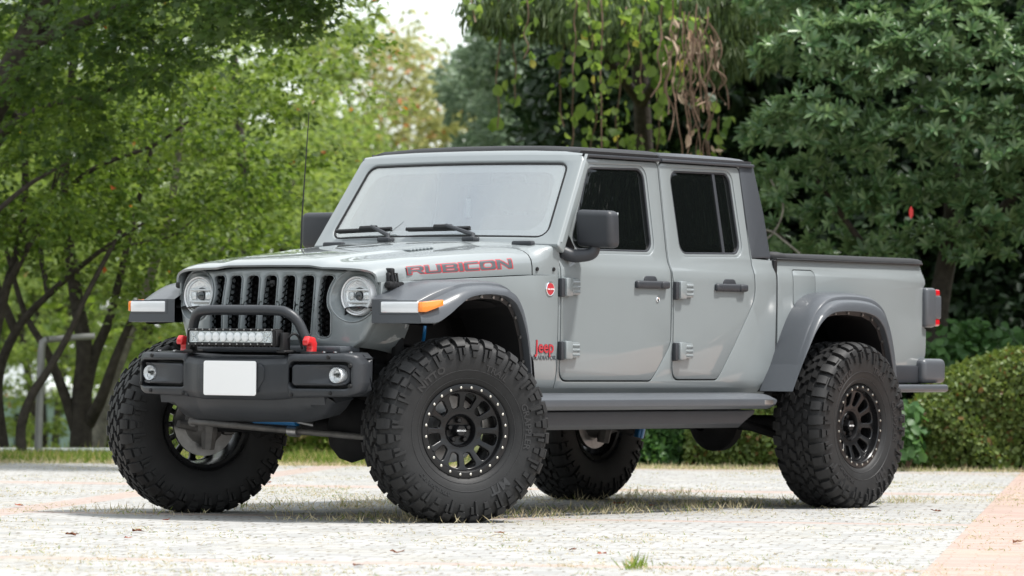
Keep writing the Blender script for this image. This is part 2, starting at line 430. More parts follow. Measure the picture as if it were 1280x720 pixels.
    part('bed_gap_seal', box((-3.005, .742, .70), (-2.978, .783, 1.37), .004, 1) if s > 0 else mirror_y(box((-3.005, .742, .70), (-2.978, .783, 1.37), .004, 1)), 'black')
    # hardtop pillar
    part('hardtop_pillar', plate(roundpoly([(-2.780, 1.374), (-2.972, 1.378), (-2.945, 1.62), (-2.885, 1.892), (-2.742, 1.892)], [0, .01, .4, 0, 0]), (), .03, .008, side(s, .004), (), CV), 'hardtop')
    # drip rails
    for xa, xb in ((-1.275, -1.968), (-1.982, -2.872)):
        part('drip_rail', box((xb, .682, 1.873), (xa, .716, 1.890), .006, 2) if s > 0 else mirror_y(box((xb, .682, 1.873), (xa, .716, 1.890), .006, 2)), 'trim' if xa > -1.5 else 'hardtop')

# ---- hood and cowl: one cross-section, lofted
HF = [(0, 1.0), (.07, 1.0), (.30, .998), (.52, .988), (.68, .965), (.80, .925), (.88, .87), (.94, .78), (.98, .66), (1.0, .53), (1.035, .50), (1.10, .445), (1.14, .40), (1.16, 0)]
def hood_row(x, ye, ze, rise, s):
    return [Vector((x-(.055*(fy)**6 if x > .2 else 0), s*ye*fy, ze+rise*fz)) for fz, fy in HF]
def hood_par(x):
    t = max(0, (.42-x)/(.42+.95))
    ye = .652+.135*t**.85
    ze = 1.190+.056*min(1, t*1.25)
    rise = .112+.048*t
    m_ = interp(x-.028, [-.1, .15, .26, .33, .375, .40, .415, .425], [1, .985, .955, .91, .86, .79, .72, .66])
    return ye, ze, rise*m_
HB = [1, 1, 1, 1, .999, .998, .995, .985, .96, .90, .80, .6, .4, 0]
def hood_mesh(xs, boxy=False):
    rows = []
    for x in xs:
        a = hood_par(x)
        l = hood_row(x, *a, 1); r = hood_row(x, *a, -1)
        if boxy:
            k = max(0, min(1, (-.755-x)/.125)); k = k*k*(3-2*k); ye, ze, rise = a
            l = [Vector((p.x, ye*(fy+(hb-fy)*k), p.z)) for p, (fz, fy), hb in zip(l, HF, HB)]
            r = [Vector((p.x, -p.y, p.z)) for p in l]
        rows.append(l+[q for q in reversed(r[:-1])])
    return loft(rows)
hx = [.453, .443, .428, .403, .378, .345, .30, .23, .14, .02, -.12, -.26, -.4, -.52, -.62, -.70, -.735]
bm = hood_mesh(hx)
bmesh.ops.solidify(bm, geom=bm.faces[:], thickness=-.012)
hood = part('hood', bm, 'paint', angle=50)
cowl = part('cowl', hood_mesh([-.7425, -.765, -.79, -.82, -.85, -.88, -.91, -.95], True), 'paint', angle=50)
part('hood_insulator', plate([(.36, -.58), (.36, .58), (-.93, .72), (-.93, -.72)], (), .01, 0, lambda u, v, w_: Vector((u, v, 1.185+w_-.02))), 'dark')
def hood_side(x, f):
    """Point and normal on the left flank of the hood, f = height fraction 0..1 up the rounded side."""
    ye, ze, rise = hood_par(x); zz = [a for a, b in HF]; yy = [b for a, b in HF]
    y = ye*interp(f, zz, yy); z = ze+rise*f
    y2 = ye*interp(f+.02, zz, yy); z2 = ze+rise*(f+.02)
    n = Vector((.12, z2-z, -(y2-y))).normalized()
    return Vector((x, y, z)), n
for s in (1, -1):                                    # recessed hood vents beside the bulge
    bm = bmesh.new()
    for i in range(7):
        ye, ze, rise = hood_par(-.20-.03*i)
        join(bm, box((-.212-.03*i, s*.30-.10, ze+rise*1.01), (-.198-.03*i, s*.30+.10, ze+rise*1.01+.012), .004, 1))
    part('hood_vent', bm, 'paint', hood)
# decal lettering on the hood flank: extended capitals drawn as outlines
def octo(x0, x1, y0, y1, c): return [(x0+c, y0), (x1-c, y0), (x1, y0+c), (x1, y1-c), (x1-c, y1), (x0+c, y1), (x0, y1-c), (x0, y0+c)]
t_ = .26
GL = {
 'R': ([(0, 0), (t_*1.25, 0), (t_*1.25, .34), (.78, .34), (1.12, 0), (1.52, 0), (1.16, .36), (1.36, .44), (1.4, .55), (1.4, .85), (1.25, 1), (0, 1)], [[(t_*1.25, .56), (1.06, .56), (1.06, .78), (t_*1.25, .78)]], 1.55),
 'U': ([(.15, 0), (1.25, 0), (1.4, .15), (1.4, 1), (1.07, 1), (1.07, .24), (.33, .24), (.33, 1), (0, 1), (0, .15)], [], 1.52),
 'B': ([(0, 0), (1.25, 0), (1.4, .13), (1.4, .42), (1.3, .51), (1.38, .60), (1.38, .87), (1.25, 1), (0, 1)], [[(.33, .21), (1.06, .21), (1.06, .40), (.33, .40)], [(.33, .61), (1.04, .61), (1.04, .79), (.33, .79)]], 1.52),
 'I': ([(0, 0), (.34, 0), (.34, 1), (0, 1)], [], .46),
 'C': ([(.15, 0), (1.3, 0), (1.3, .24), (.33, .24), (.33, .76), (1.3, .76), (1.3, 1), (.15, 1), (0, .85), (0, .15)], [], 1.42),
 'O': (octo(0, 1.45, 0, 1, .15), [octo(.33, 1.12, .24, .76, .14)], 1.57),
 'N': ([(0, 0), (.32, 0), (.32, .62), (1.05, 0), (1.4, 0), (1.4, 1), (1.08, 1), (1.08, .38), (.35, 1), (0, 1)], [], 1.4)}
def decal_word(word, x0, x1, f0, f1, lift, growby):
    tot = sum(GL[c][2] for c in word); out = bmesh.new(); cx = 0
    for c in word:
        o_, hs, adv = GL[c]
        o2 = grow(o_, growby); h2 = [grow(h, -growby) for h in hs]
        def fn(u, v, w_):
            k = (cx+u)/tot; x = x0+(x1-x0)*k
            p, n = hood_side(x, f0+(f1-f0)*v+.0*k); return p+n*(lift+w_)
        join(out, plate(o2, h2, .0012, 0, fn, [.2*i for i in range(1, 8)], [.18, .35, .5, .68, .848]))
        cx += adv
    return out
part('lettering_outline', decal_word('RUBICON', .185, -.59, .24, .57, .0012, .055), 'decalred', hood)
part('lettering', decal_word('RUBICON', .185, -.59, .24, .57, .0028, -.012), 'decaldark', hood)
for s in (1, -1):                                    # rubber hood latch
    p, n = hood_side(.235, .30)
    bm = box((.275, .650, 1.150), (.332, .690, 1.240), .010, 2, lambda c: Vector((c.x, c.y-.02*(c.z-1.15)/.11, c.z)))
    join(bm, box((.235, .658, 1.160), (.355, .700, 1.195), .012, 2))
    join(bm, box((.288, .628, 1.225), (.320, .680, 1.262), .010, 2))
    join(bm, tube([(.285, .698, 1.17), (.285, .685, 1.235), (.322, .685, 1.235), (.322, .698, 1.17)], .006, 8))
    if s < 0: mirror_y(bm)
    part('hood_latch', bm, 'black')
    for x in (-.775, -.905):                         # cowl bolts
        pz, nn = hood_side(x, .20)
        bm = lathe([(0, .011), (.006, .010), (.007, 0)], 12); move(bm, (pz.x, pz.y+.001, pz.z))
        if s < 0: mirror_y(bm)
        part('cowl_bolt', bm, 'black')
    bm = box((-.875, .56, 1.395), (-.835, .69, 1.425), .010, 2)       # windshield hinge block
    if s < 0: mirror_y(bm)
    part('windshield_hinge', bm, 'trim')

# ---- grille with seven slots and lamps
def grx(y, z):
    return .460-.074*(abs(y)/.66)**2.4-max(0, z-1.07)*.22-.10*max(0, (abs(y)-.58)/.08)**2*.35
def grille_map(u, v, w_): return Vector((grx(u, v)+w_, u, v))
def lipz(y):
    ye, ze, rise = hood_par(.453); fs = sorted([(b*ye, ze+rise*a) for a, b in HF]); ay = abs(y)
    return interp(ay, [a for a, b in fs], [b for a, b in fs])
top = [(y, lipz(y)-.012) for y in [.62, .59, .54, .46, .36, .28, .15, 0, -.15, -.28, -.36, -.46, -.54, -.59, -.62]]
outer = [(-.645, 1.165), (-.652, 1.10), (-.62, .99), (-.572, .90), (-.515, .862), (.515, .862), (.572, .90), (.62, .99), (.652, 1.10), (.645, 1.165)]+top
LAMPY, LAMPZ = .512, 1.122
def slot(k, w_, h_, r_, clear):
    """Rounded slot; the outermost ones give way to the lamp bucket."""
    pts = rrect(.1165*k, 1.070, w_, h_, r_, 5)
    if abs(k) < 3: return pts
    out = []
    for i, p in enumerate(pts):
        n_ = pts[(i+1) % len(pts)]; m_ = max(1, int(hypot(n_[0]-p[0], n_[1]-p[1])/.016))
        for j in range(m_):
            y, z = p[0]+(n_[0]-p[0])*j/m_, p[1]+(n_[1]-p[1])*j/m_
            if abs(z-LAMPZ) < clear: y = math.copysign(min(abs(y), LAMPY-sqrt(clear**2-(z-LAMPZ)**2)), y)
            out.append((y, z))
    return out
slots = [slot(k, .087, .312, .028, .1475) for k in range(-3, 4)]
bk = [circ(s*LAMPY, LAMPZ, .128, 40) for s in (1, -1)]
gr = part('grille', panel(outer, slots+bk, .045, .010, grille_map, [-.6+.05*i for i in range(25)], [.87+.03*i for i in range(14)]), 'paint', angle=38)
for k in range(-3, 4):                               # raised lip round each slot and hexagon mesh behind it
    o1 = slot(k, .091, .316, .030, .1455); i1 = slot(k, .0805, .3055, .025, .1505)
    part('slot_trim', panel(o1, [i1], .022, .0035, lambda u, v, w_: Vector((grx(u, v)+w_+.0035, u, v))), 'paint', gr)
bm = bmesh.new(); hexr = .0172
for i in range(-32, 33):
    for j in range(-3, 12):
        y = i*hexr*1.5; z = .93+j*hexr*1.732*1.0+(hexr*.866 if i % 2 else 0)
        if abs(y) > .40 or z < .905 or z > 1.245 or hypot(abs(y)-LAMPY, z-LAMPZ) < .14: continue
        V1 = []; 
        for k in range(6):
            a = k*pi/3
            for rr, dx in ((hexr*.99, 0), (hexr*.70, .002)):
                V1.append(bm.verts.new((grx(y, z)-.013, y+rr*cos(a), z+rr*sin(a))))
        for k in range(6):
            a, b, c, d = V1[2*k], V1[2*k+1], V1[(2*k+3) % 12], V1[(2*k+2) % 12]
            bm.faces.new((a, b, c, d))
bmesh.ops.solidify(bm, geom=bm.faces[:], thickness=.008)
part('grille_mesh', bm, 'meshgrey', gr)
part('radiator_cover', box((.20, -.385, .90), (.365, .385, 1.235), .01, 1), 'dark', gr)
bm = box((.40, -.018, 1.165), (.425, .018, 1.20), .006, 2); part('front_camera', bm, 'black', gr)
for s in (1, -1):                                    # side return of the grille surround
    rows = []
    for (y, z) in [(.637, 1.175), (.650, 1.10), (.618, .99), (.570, .90), (.515, .866)]:
        rows.append([Vector((grx(y, z)-.022, s*(y-.004), z)), Vector((grx(y, z)-.05, s*(y+.006), z)), Vector((.26, s*(y+.018), z-.01)), Vector((.10, s*(y+.0), z-.03))])
    bm = loft(rows); part('grille_return', bm, 'paint', gr, recalc=True)
    # headlamp: tapered bucket, chrome ring, reflector bars, clear dome
    c = Vector((grx(LAMPY, LAMPZ)-.01, s*LAMPY, LAMPZ))
    hl = empty('headlight', c, 0, truck)
    prof_ = [(.002, .1265), (.006, .130), (.004, .1335), (-.004, .131), (-.012, .126), (-.040, .106), (-.048, .098)]
    rows = []
    for k in range(48):
        a = 2*pi*k/48; row = []
        for ax_, r_ in prof_:
            y_, z_ = LAMPY+r_*cos(a), LAMPZ+r_*sin(a); t_b = max(0, min(1, (r_-.100)/.026))
            row.append(Vector((t_b*(grx(y_, z_)-c.x)+ax_, s*(y_-LAMPY), z_-LAMPZ)))
        rows.append(row)
    part('bucket', loft(rows, close_v=True), 'paint', hl)
    part('lamp_ring', move(lathe([(-.040, .101), (-.008, .100), (.002, .095), (-.002, .089), (-.02, .088)], 40, 'x'), (-.010, 0, 0)), 'silver', hl)
    part('daylight_ring', move(lathe([(-.016, .089), (-.006, .086), (-.006, .078), (-.016, .076)], 40, 'x'), (-.010, 0, 0)), 'whitelens', hl)
    bm = lathe([(-.014, .080), (-.024, .060), (-.030, .035), (-.032, 0)], 32, 'x')
    part('reflector', move(bm, (-.010, 0, 0)), 'facet', hl)
    bm = box((-.03, -.076, .026), (-.010, .076, .034), .002, 1); join(bm, box((-.03, -.076, -.035), (-.010, .076, -.026), .002, 1))
    part('lamp_bar', move(bm, (-.010, 0, 0)), 'whitelens', hl)
    bm = lathe([(-.03, .024), (-.018, .022), (-.012, .012), (-.010, 0)], 20, 'x'); part('projector', move(bm, (-.010, 0, 0)), 'smoke', hl)
    bm = box((-.028, -.066, -.018), (-.016, -.030, .018), .005, 2); join(bm, box((-.028, .030, -.018), (-.016, .066, .018), .005, 2)); part('reflector_block', move(bm, (-.010, 0, 0)), 'facet', hl)
    part('lamp_glass', move(lathe([(-.004, .089), (.006, .078), (.014, .052), (.019, .02), (.020, 0)], 32, 'x'), (-.010, 0, 0)), 'lens', hl)

# ---- windshield frame
WB0, WT0 = Vector((-.902, 0, 1.435)), Vector((-1.242, 0, 1.925))
wl = (WT0-WB0).length; wd = (WT0-WB0)/wl; wnn = Vector((wd.z, 0, -wd.x))
def wsh(off=0.): return lambda u, v, w_: WB0+wd*v+wnn*(w_+off-.035*(u/.8)**2*.6)+Vector((0, u, 0))
UC = [-.6, -.45, -.3, -.15, 0, .15, .3, .45, .6]
fo = roundpoly([(-.812, -.030), (.812, -.030), (.736, wl-.03), (-.736, wl-.03)], [.01, .01, .05, .05], 6)
go = [(-.712, .030), (.712, .030), (.652, wl-.095), (-.652, wl-.095)]
wf = part('windshield_frame', plate(fo, [roundpoly(grow(go, .004), .06)], .07, .014, wsh(), UC, (), bres=2), 'paint', angle=45)
rows = []                                            # header that rolls back to the roof
for y in [-.722, -.70, -.6, -.4, -.2, 0, .2, .4, .6, .70, .722]:
    f = wsh(); p = f(y, wl-.045, 0); k = (abs(y)/.722)**8
    rows.append([p+Vector((0, 0, 0)), p+wd*.030*(1-.5*k)+wnn*-.004, p+wd*.046*(1-.5*k)+wnn*-.020, p+wd*.046*(1-.4*k)+wnn*-.06])
part('windshield_header', loft(rows), 'paint', wf, angle=60)
ws = part('windshield', plate(roundpoly(go, .055), (), .004, 0, wsh(-.010), UC, (.1, .2, .3, .4, .5)), 'windshield', wf)
part('windshield_seal', plate(roundpoly(grow(go, .006), .062), [roundpoly(grow(go, -.004), .05)], .010, .002, wsh(-.004), UC, ()), 'black', wf)
part('shade_band', plate(roundpoly(grow(go, -.003), .052), [roundpoly([(-.655, .075), (.655, .075), (.600, wl-.145), (-.600, wl-.145)], .09)], .002, 0, wsh(-.0155), UC, ()), 'shade', wf)
for s in (1, -1):                                    # outer A-pillar fairing between frame and door
    rows = []
    for t in [0, .1, .3, .5, .7, .9, .95]:
        v = wl*t; f = wsh(); hw = .806-.076*t
        p = f(s*hw, v, -.006); z = p.z
        rows.append([p, p+Vector((-.018, s*.006, 0)), Vector((p.x-.05, s*(ys(max(z, 1.44))+.001), z-.012)), Vector((p.x-.075, s*(ys(max(z, 1.44))-.004), z-.02))])
    part('pillar_fairing', loft(rows), 'paint', wf, angle=60)
for (ya, yb, pv, ax) in ((-.66, -.285, -.27, -.44), (-.18, .235, .29, .06)):   # wipers
    f = wsh(.022)
    bm = tube([f(ya, .050, .006), f(yb, .056, .006)], .010, 8); join(bm, tube([f(ya+.005, .050, -.008), f(yb-.005, .056, -.008)], .006, 6))
    join(bm, tube([f(ax-.05, .056, .016), f(ax+.06, .057, .016)], .013, 8))
    part('wiper_blade', bm, 'black')
    q = Vector((-.86, pv, 1.436))
    bm = tube([q, q+Vector((-.01, 0, .022)), f(ax+.03, .060, .026)], [.014, .013, .009], 8)
    join(bm, box((q.x-.03, q.y-.05, q.z-.012), (q.x+.03, q.y+.03, q.z+.012), .008, 2))
    part('wiper_arm', bm, 'trim')
# ---- roof
def roof_row(x, zt, hw, zd=1.888):
    out = []; zt -= .010
    for s in (1, -1):
        pts = [(hw, zd), (hw+.004, zd+.018), (hw-.006, zd+(zt-zd)*.55), (hw-.035, zd+(zt-zd)*.86), (hw-.10, zt-.004), (hw*.6, zt+.008), (hw*.25, zt+.013)]
        p = [Vector((x, s*y, z)) for y, z in pts]
        out += p if s > 0 else list(reversed(p))
    return out
bm = loft([roof_row(-1.262, 1.908, .690), roof_row(-1.285, 1.926, .698), roof_row(-1.34, 1.940, .702), roof_row(-1.6, 1.945, .702), roof_row(-1.90, 1.944, .701), roof_row(-1.958, 1.942, .700), roof_row(-1.968, 1.93, .694)], cap=True)
part('front_roof_panel', bm, 'roofcloth', angle=60)
bm = loft([roof_row(-1.976, 1.928, .692), roof_row(-1.984, 1.940, .700), roof_row(-2.3, 1.942, .701), roof_row(-2.65, 1.938, .700), roof_row(-2.80, 1.932, .697), roof_row(-2.86, 1.922, .690), roof_row(-2.892, 1.905, .676), roof_row(-2.90, 1.893, .664)], cap=True)
rr_ = part('rear_roof', bm, 'hardtop', angle=60)
bw = [Vector((-2.885, 0, 1.888)), Vector((-2.972, 0, 1.376))]
wl2 = (bw[1]-bw[0]).length; wd2 = (bw[1]-bw[0])/wl2; wn2 = Vector((wd2.z, 0, -wd2.x))
def rearw(u, v, w_): return bw[0]+wd2*v+wn2*w_+Vector((0, u, 0))
part('cab_back_wall', plate([(-.69, 0), (.69, 0), (.752, wl2), (-.752, wl2)], [rrect(0, wl2*.5, 1.0, wl2*.55, .05)], .03, .005, rearw), 'hardtop')
part('rear_window', plate(rrect(0, wl2*.5, 1.02, wl2*.58, .05), (), .006, 0, lambda u, v, w_: rearw(u, v, w_-.012)), 'sideglass')
part('cab_back_panel', box((-2.975, -.755, .70), (-2.955, .755, 1.375), .004, 1), 'paint')
part('roof_lining', box((-2.86, -.66, 1.862), (-1.27, .66, 1.880), .004, 1), 'seat')
# ---- wheel-arch flares: swept section between a crest line (against the body) and an outer lip
def flare(stations, s, y0, ymax, narrow):
    P4 = [Vector((a, b, 0)) for a, b, c, d in stations]; Q4 = [Vector((c, d, 0)) for a, b, c, d in stations]
    P4, Q4 = smoothpath(P4, 4), smoothpath(Q4, 4); nn = []
    for i in range(len(P4)): k_ = i/4; a_ = int(k_); nn.append(narrow[a_]+(narrow[min(a_+1, len(narrow)-1)]-narrow[a_])*(k_-a_))
    stations = [(p.x, p.y, q_.x, q_.y) for p, q_ in zip(P4, Q4)]; narrow = nn
    rows = []; n = len(stations)
    ks = [(0, 0, 0), (.30, .0, 0), (.48, .012, 0), (.60, .05, 0), (.69, .10, 0), (.755, .165, 0), (.79, .21, 0), (.800, .235, 0), (.816, .385, 0), (.84, .41, 0), (.90, .47, 0), (.955, .57, 0), (.985, .76, 0), (.997, .92, 0), (1, 1, 0), (.985, 1.03, .010), (.90, 1.03, .014), (0, 1.03, .018)]
    for i, (cx, cz, lx, lz) in enumerate(stations):
        y1 = ymax-narrow[i]
        r = []
        for fy, k, inn in ks:
            x = cx+(lx-cx)*k; z = cz+(lz-cz)*k
            r.append(Vector((x, s*(y0+(y1-y0)*fy), z)))
        rows.append(r)
    return rows
FST = [(.425, 1.104, .425, .990), (.37, 1.130, .37, .990), (.28, 1.170, .315, .997), (.20, 1.192, .235, 1.040), (.14, 1.200, .165, 1.085), (.05, 1.207, .08, 1.122), (-.10, 1.212, -.05, 1.137),
       (-.20, 1.210, -.15, 1.135), (-.28, 1.203, -.22, 1.126), (-.36, 1.172, -.29, 1.096), (-.43, 1.102, -.355, 1.034), (-.49, .985, -.42, .935), (-.54, .84, -.475, .81), (-.57, .72, -.515, .70), (-.58, .66, -.527, .655)]
FNR = [.05, .040, .022, .008]+[0]*6+[.01, .025, .045, .065, .075]
RST = [(-2.872, .655, -2.850, .648), (-2.925, .77, -2.918, .764), (-2.992, .90, -3.000, .890), (-3.052, 1.00, -3.072, .980), (-3.118, 1.085, -3.150, 1.042), (-3.20, 1.150, -3.232, 1.078), (-3.30, 1.186, -3.315, 1.090),
       (-3.45, 1.197, -3.45, 1.094), (-3.62, 1.194, -3.60, 1.085), (-3.75, 1.178, -3.70, 1.060), (-3.85, 1.130, -3.77, 1.01), (-3.92, 1.045, -3.83, .935), (-3.975, .92, -3.885, .83), (-4.01, .78, -3.93, .72), (-4.03, .66, -3.95, .655)]
RNR = [.01, .005]+[0]*9+[.01, .02, .03, .04]
for s in (1, -1):
    def fl(st, nr, y0, nm, capfront):
        rows = flare(st, s, y0, 1.0, nr)
        bm = loft(rows)
        if capfront:
            bm.faces.new([bm.verts.new(p) for p in rows[0]])
        else:
            bm.faces.new([bm.verts.new(p) for p in rows[0]])
        bm.faces.new([bm.verts.new(p) for p in rows[-1]])
        bmesh.ops.remove_doubles(bm, verts=bm.verts, dist=1e-4)
        f_ = part(nm, bm, 'flare', angle=33)
        # black inner liner edge with fixing bolts
        lin = []
        for (cx, cz, lx, lz), k in zip(st, nr):
            d = Vector((lx+(1.75*0), 0, 0)); ax = 0 if st is FST else -WB
            v = Vector((ax-lx, 0, .46-lz)).normalized()
            lin.append([Vector((lx, s*(.962-k), lz-.002)), Vector((lx+v.x*.022, s*(.955-k), lz+v.z*.022)), Vector((lx+v.x*.026, s*(.90-k), lz+v.z*.026)), Vector((lx+v.x*.0, s*.60, lz+v.z*.0))])
        part('arch_liner', loft(lin[2:] if st is FST else lin), 'black', f_)
        part_each('liner_bolt', lathe([(0, .009), (.006, .008), (.007, 0)], 10), [(a[0]+a[1])/2+Vector((0, s*.002, 0)) for a in lin[5 if st is FST else 4:]], 'steel', f_, s < 0)
        return f_
    ff = fl(FST, FNR, .640, 'front_flare', True)
    fl(RST, RNR, .775, 'rear_flare', False)
    # inner fender tub
    bm = bmesh.new()
    tub = [[Vector((-.62, s*y, .50)), Vector((-.58, s*y, .80)), Vector((-.45, s*y, 1.02)), Vector((-.2, s*y, 1.10)), Vector((.2, s*y, 1.12)), Vector((.40, s*y, 1.06))] for y in (.90, .62, .45)]
    tub.append([Vector((-.62, s*.44, .50)), Vector((-.58, s*.44, .62)), Vector((-.45, s*.44, .64)), Vector((-.2, s*.44, .70)), Vector((.2, s*.44, .72)), Vector((.40, s*.44, .74))])
    part('inner_fender', loft(tub), 'dark')
    tub = [[Vector((-2.92, s*y, .55)), Vector((-2.97, s*y, .80)), Vector((-3.10, s*y, 1.02)), Vector((-3.3, s*y, 1.10)), Vector((-3.7, s*y, 1.10)), Vector((-3.92, s*y, .95)), Vector((-4.02, s*y, .68))] for y in (.80, .62, .45)]
    tub.append([Vector((p.x, s*.44, .56)) for p in tub[0]])
    part('inner_fender', loft(tub), 'dark')
    # marker lamp: white bar on the flare's front face, amber end wrapping the corner
    ml = part('marker_lamp', box((.415, .700, 1.038), (.432, .933, 1.094), .006, 2) if s > 0 else mirror_y(box((.415, .700, 1.038), (.432, .933, 1.094), .006, 2)), 'whitelens', ff)
    am = [(.4335, .934), (.4325, .943), (.424, .9545), (.400, .964), (.300, .9935), (.300, .95), (.39, .935), (.41, .930)]
    bm = plate(roundpoly(am, .004, 3), (), .050, .005, lambda u, v, w_: Vector((u, v, (1.092 if u > .31 else 1.104)+w_*(1 if u > .31 else .6))))
    if s < 0: mirror_y(bm)
    part('amber_marker', bm, 'amber', ff)
    bm = box((.4245, .690, 1.030), (.4285, .925, 1.100), .002, 1)
    if s < 0: mirror_y(bm)
    part('marker_frame', bm, 'flare', ff)

# ---- front bumper
bump = empty('front_bumper', (.6, 0, .72), 0, truck)
def bpart(name, bm, m, angle=32):
    o = part(name, move(bm, (-.6, 0, -.72)), m, bump, angle); return o
def bsec(y):
    """Closed (x, z) section of the steel bumper shell at |y|."""
    a = abs(y)
    xf = interp(a, [0, .215, .285, .34, .56, .645, .695, .712], [.735, .735, .712, .705, .690, .660, .625, .595])
    xb = interp(a, [0, .5, .64, .712], [.46, .46, .47, .50])
    zt = interp(a, [0, .215, .30, .56, .66, .695, .712], [.820, .820, .826, .838, .836, .828, .80])
    zb = interp(a, [0, .215, .30, .40, .66, .712], [.600, .600, .606, .616, .624, .66])
    pts = [(xb, zb), (xf-.035, zb), (xf-.004, zb+.035), (xf, zb+.07), (xf-.002, zt-.045), (xf-.018, zt-.014), (xf-.06, zt), (xb, zt+.004)]
    return [(x, z) for x, z in roundpoly(pts, [.002, .03, .02, 0, .02, .02, .03, .002], 3)]
# wings carry a pocket: solid shell up to |y|=.33, then a frame around the pocket
ysl = [-.335, -.31, -.285, -.265, -.24, -.215, -.10, 0, .10, .215, .24, .265, .285, .31, .335]
bpart('centre_shell', loft([[Vector((x, y, z)) for x, z in bsec(y)] for y in ysl], close_u=True, cap=True), 'bumper', 40)
def wing_x(y): return interp(abs(y), [.30, .34, .56, .645, .695, .712], [.71, .705, .690, .660, .625, .595])
for s in (1, -1):
    wo_ = roundpoly([(.325, .612), (.645, .622), (.702, .638), (.714, .69), (.714, .785), (.695, .826), (.645, .835), (.325, .830)], [0, .02, .03, .03, .03, .03, .02, 0], 4)
    hole = rrect(.505, .727, .340, .132, .030, 5)
    if s > 0:
        fnw = lambda u, v, w_: Vector((wing_x(u)+w_-.012*abs((v-.728)/.1)**3, u, v))
    else:
        fnw = lambda u, v, w_: Vector((wing_x(u)+w_-.012*abs((v-.728)/.1)**3, -u, v))
    bpart('wing_face', plate(wo_, [hole], .075, .014, fnw, [.36, .4, .45, .5, .55, .6, .65, .69], [.67, .70, .75, .80], bres=2), 'bumper', 40)
    rows = [[Vector((x-.07 if x > .55 else x, s*y, z)) for x, z in bsec(y)] for y in (.30, .40, .5, .6, .66, .705)]
    bpart('wing_core', loft(rows, close_u=True, cap=True), 'bumper', 40)
    # top cap of the wing
    rows = [[Vector((wing_x(y)-.035, s*y, interp(y, [.3, .56, .68, .72], [.843, .848, .844, .838]))), Vector((.47, s*y, .852))] for y in (.32, .4, .5, .6, .68, .715)]
    # pod: raised panel running out to the fog lamp
    po = roundpoly([(.350, .674), (.655, .676), (.664, .728), (.655, .780), (.350, .778)], [.022, .03, .05, .03, .022], 4)
    def pfn(u, v, w_, s=s):
        sink = .028*max(0, min(1, (u-.44)/.16))*max(0, 1-abs((v-.732)/.045)**4)
        return Vector((wing_x(u)-.010+w_-sink, s*u, v))
    fogy = .602
    bpart('fog_pod', plate(po, [circ(fogy, .727, .041, 24)], .045, .010, pfn, [.40, .44, .48, .52, .56, .60, .64], [.69, .71, .727, .745, .762], bres=2), 'trim', 40)
    fl_ = Vector((wing_x(fogy)-.040, s*fogy, .727))
    bpart('fog_lamp', move(lathe([(-.03, .040), (.022, .0405), (.028, .037), (.022, .034), (.006, .022), (.000, 0)], 28, 'x'), fl_), 'facet')
    bm = box((-.0, -.005, -.010), (.016, .005, .012), .003, 1); join(bm, box((-.0, -.020, -.002), (.016, -.010, .010), .003, 1)); join(bm, box((-.0, .010, .0), (.016, .018, .010), .003, 1))
    bpart('fog_bulb', move(bm, fl_), 'smoke')
    bpart('fog_glass', move(lathe([(.024, .038), (.032, .028), (.037, .012), (.038, 0)], 24, 'x'), fl_), 'lens')
    O6 = Vector((-.6, 0, -.72))
    part_each('bumper_bolt', lathe([(-.004, .011), (.006, .010), (.008, .006), (.008, 0)], 10, 'x'), [O6+Vector((wing_x(y)-.001-.012*abs((z-.728)/.1)**3, s*y, z)) for (y, z) in ((.57, .816), (.58, .640), (.675, .775), (.675, .675), (.35, .63))], 'black', bump)
    part_each('top_bolt', lathe([(0, .010), (.006, .009), (.007, 0)], 10, 'z'), [O6+Vector((x, s*y, .838)) for (x, y) in ((.56, .52), (.56, .62), (.60, .48))], 'steel', bump)
    # red tow hook
    hk = roundpoly([(0, 0), (.052, 0), (.056, .035), (.040, .052), (-.012, .056), (-.030, .044), (-.030, .024), (-.012, .030), (.006, .028), (.008, .014)], .010, 3)
    bm = plate(hk, (), .038, .008, lambda u, v, w_: Vector((.635-u*.9, s*.408+w_+.019, .832+v*1.55)), bres=2)
    bpart('tow_hook', bm, 'red')
    bm = box((.50, s*.408-.03, .826), (.66, s*.408+.03, .843), .006, 2); bpart('hook_base', bm, 'black')
# central raised panel with blank plate
cp = roundpoly([(-.165, .640), (.165, .640), (.212, .700), (.212, .782), (-.212, .782), (-.212, .700)], .03, 4)
bpart('centre_panel', plate(cp, (), .02, .007, lambda u, v, w_: Vector((.7425+w_, u, v))), 'bumper')
bpart('licence_plate', plate(rrect(.0, .707, .338, .172, .012, 4), (), .006, .002, lambda u, v, w_: Vector((.755+w_, u+.004, v))), 'white')
# lower skid panel
def skid(y):
    a = abs(y); zb = interp(a, [0, .38, .46, .52], [.488, .492, .515, .59]); k = interp(a, [0, .22, .28, .52], [0, 0, .02, .03])
    return [(.46, .630), (.690-k, .628), (.680-k, .58), (.655-k, zb+.05), (.61-k, zb+.012), (.56, zb), (.42, zb+.02)]
bpart('skid_panel', loft([[Vector((x, y, z)) for x, z in skid(y)] for y in (-.53, -.515, -.48, -.44, -.36, -.29, -.28, -.22, 0, .22, .28, .29, .36, .44, .48, .515, .53)], close_u=True, cap=True), 'bumper', 38)
# hoop
hp = [(.60, -.395, .845), (.605, -.372, .90), (.628, -.335, .99), (.652, -.290, 1.032), (.660, -.22, 1.045), (.662, 0, 1.047), (.660, .22, 1.045), (.652, .290, 1.032), (.628, .335, .99), (.605, .372, .90), (.60, .395, .845)]
bpart('hoop_bar', tube(smoothpath(hp, 6), .0255, 16), 'bumper', 60)
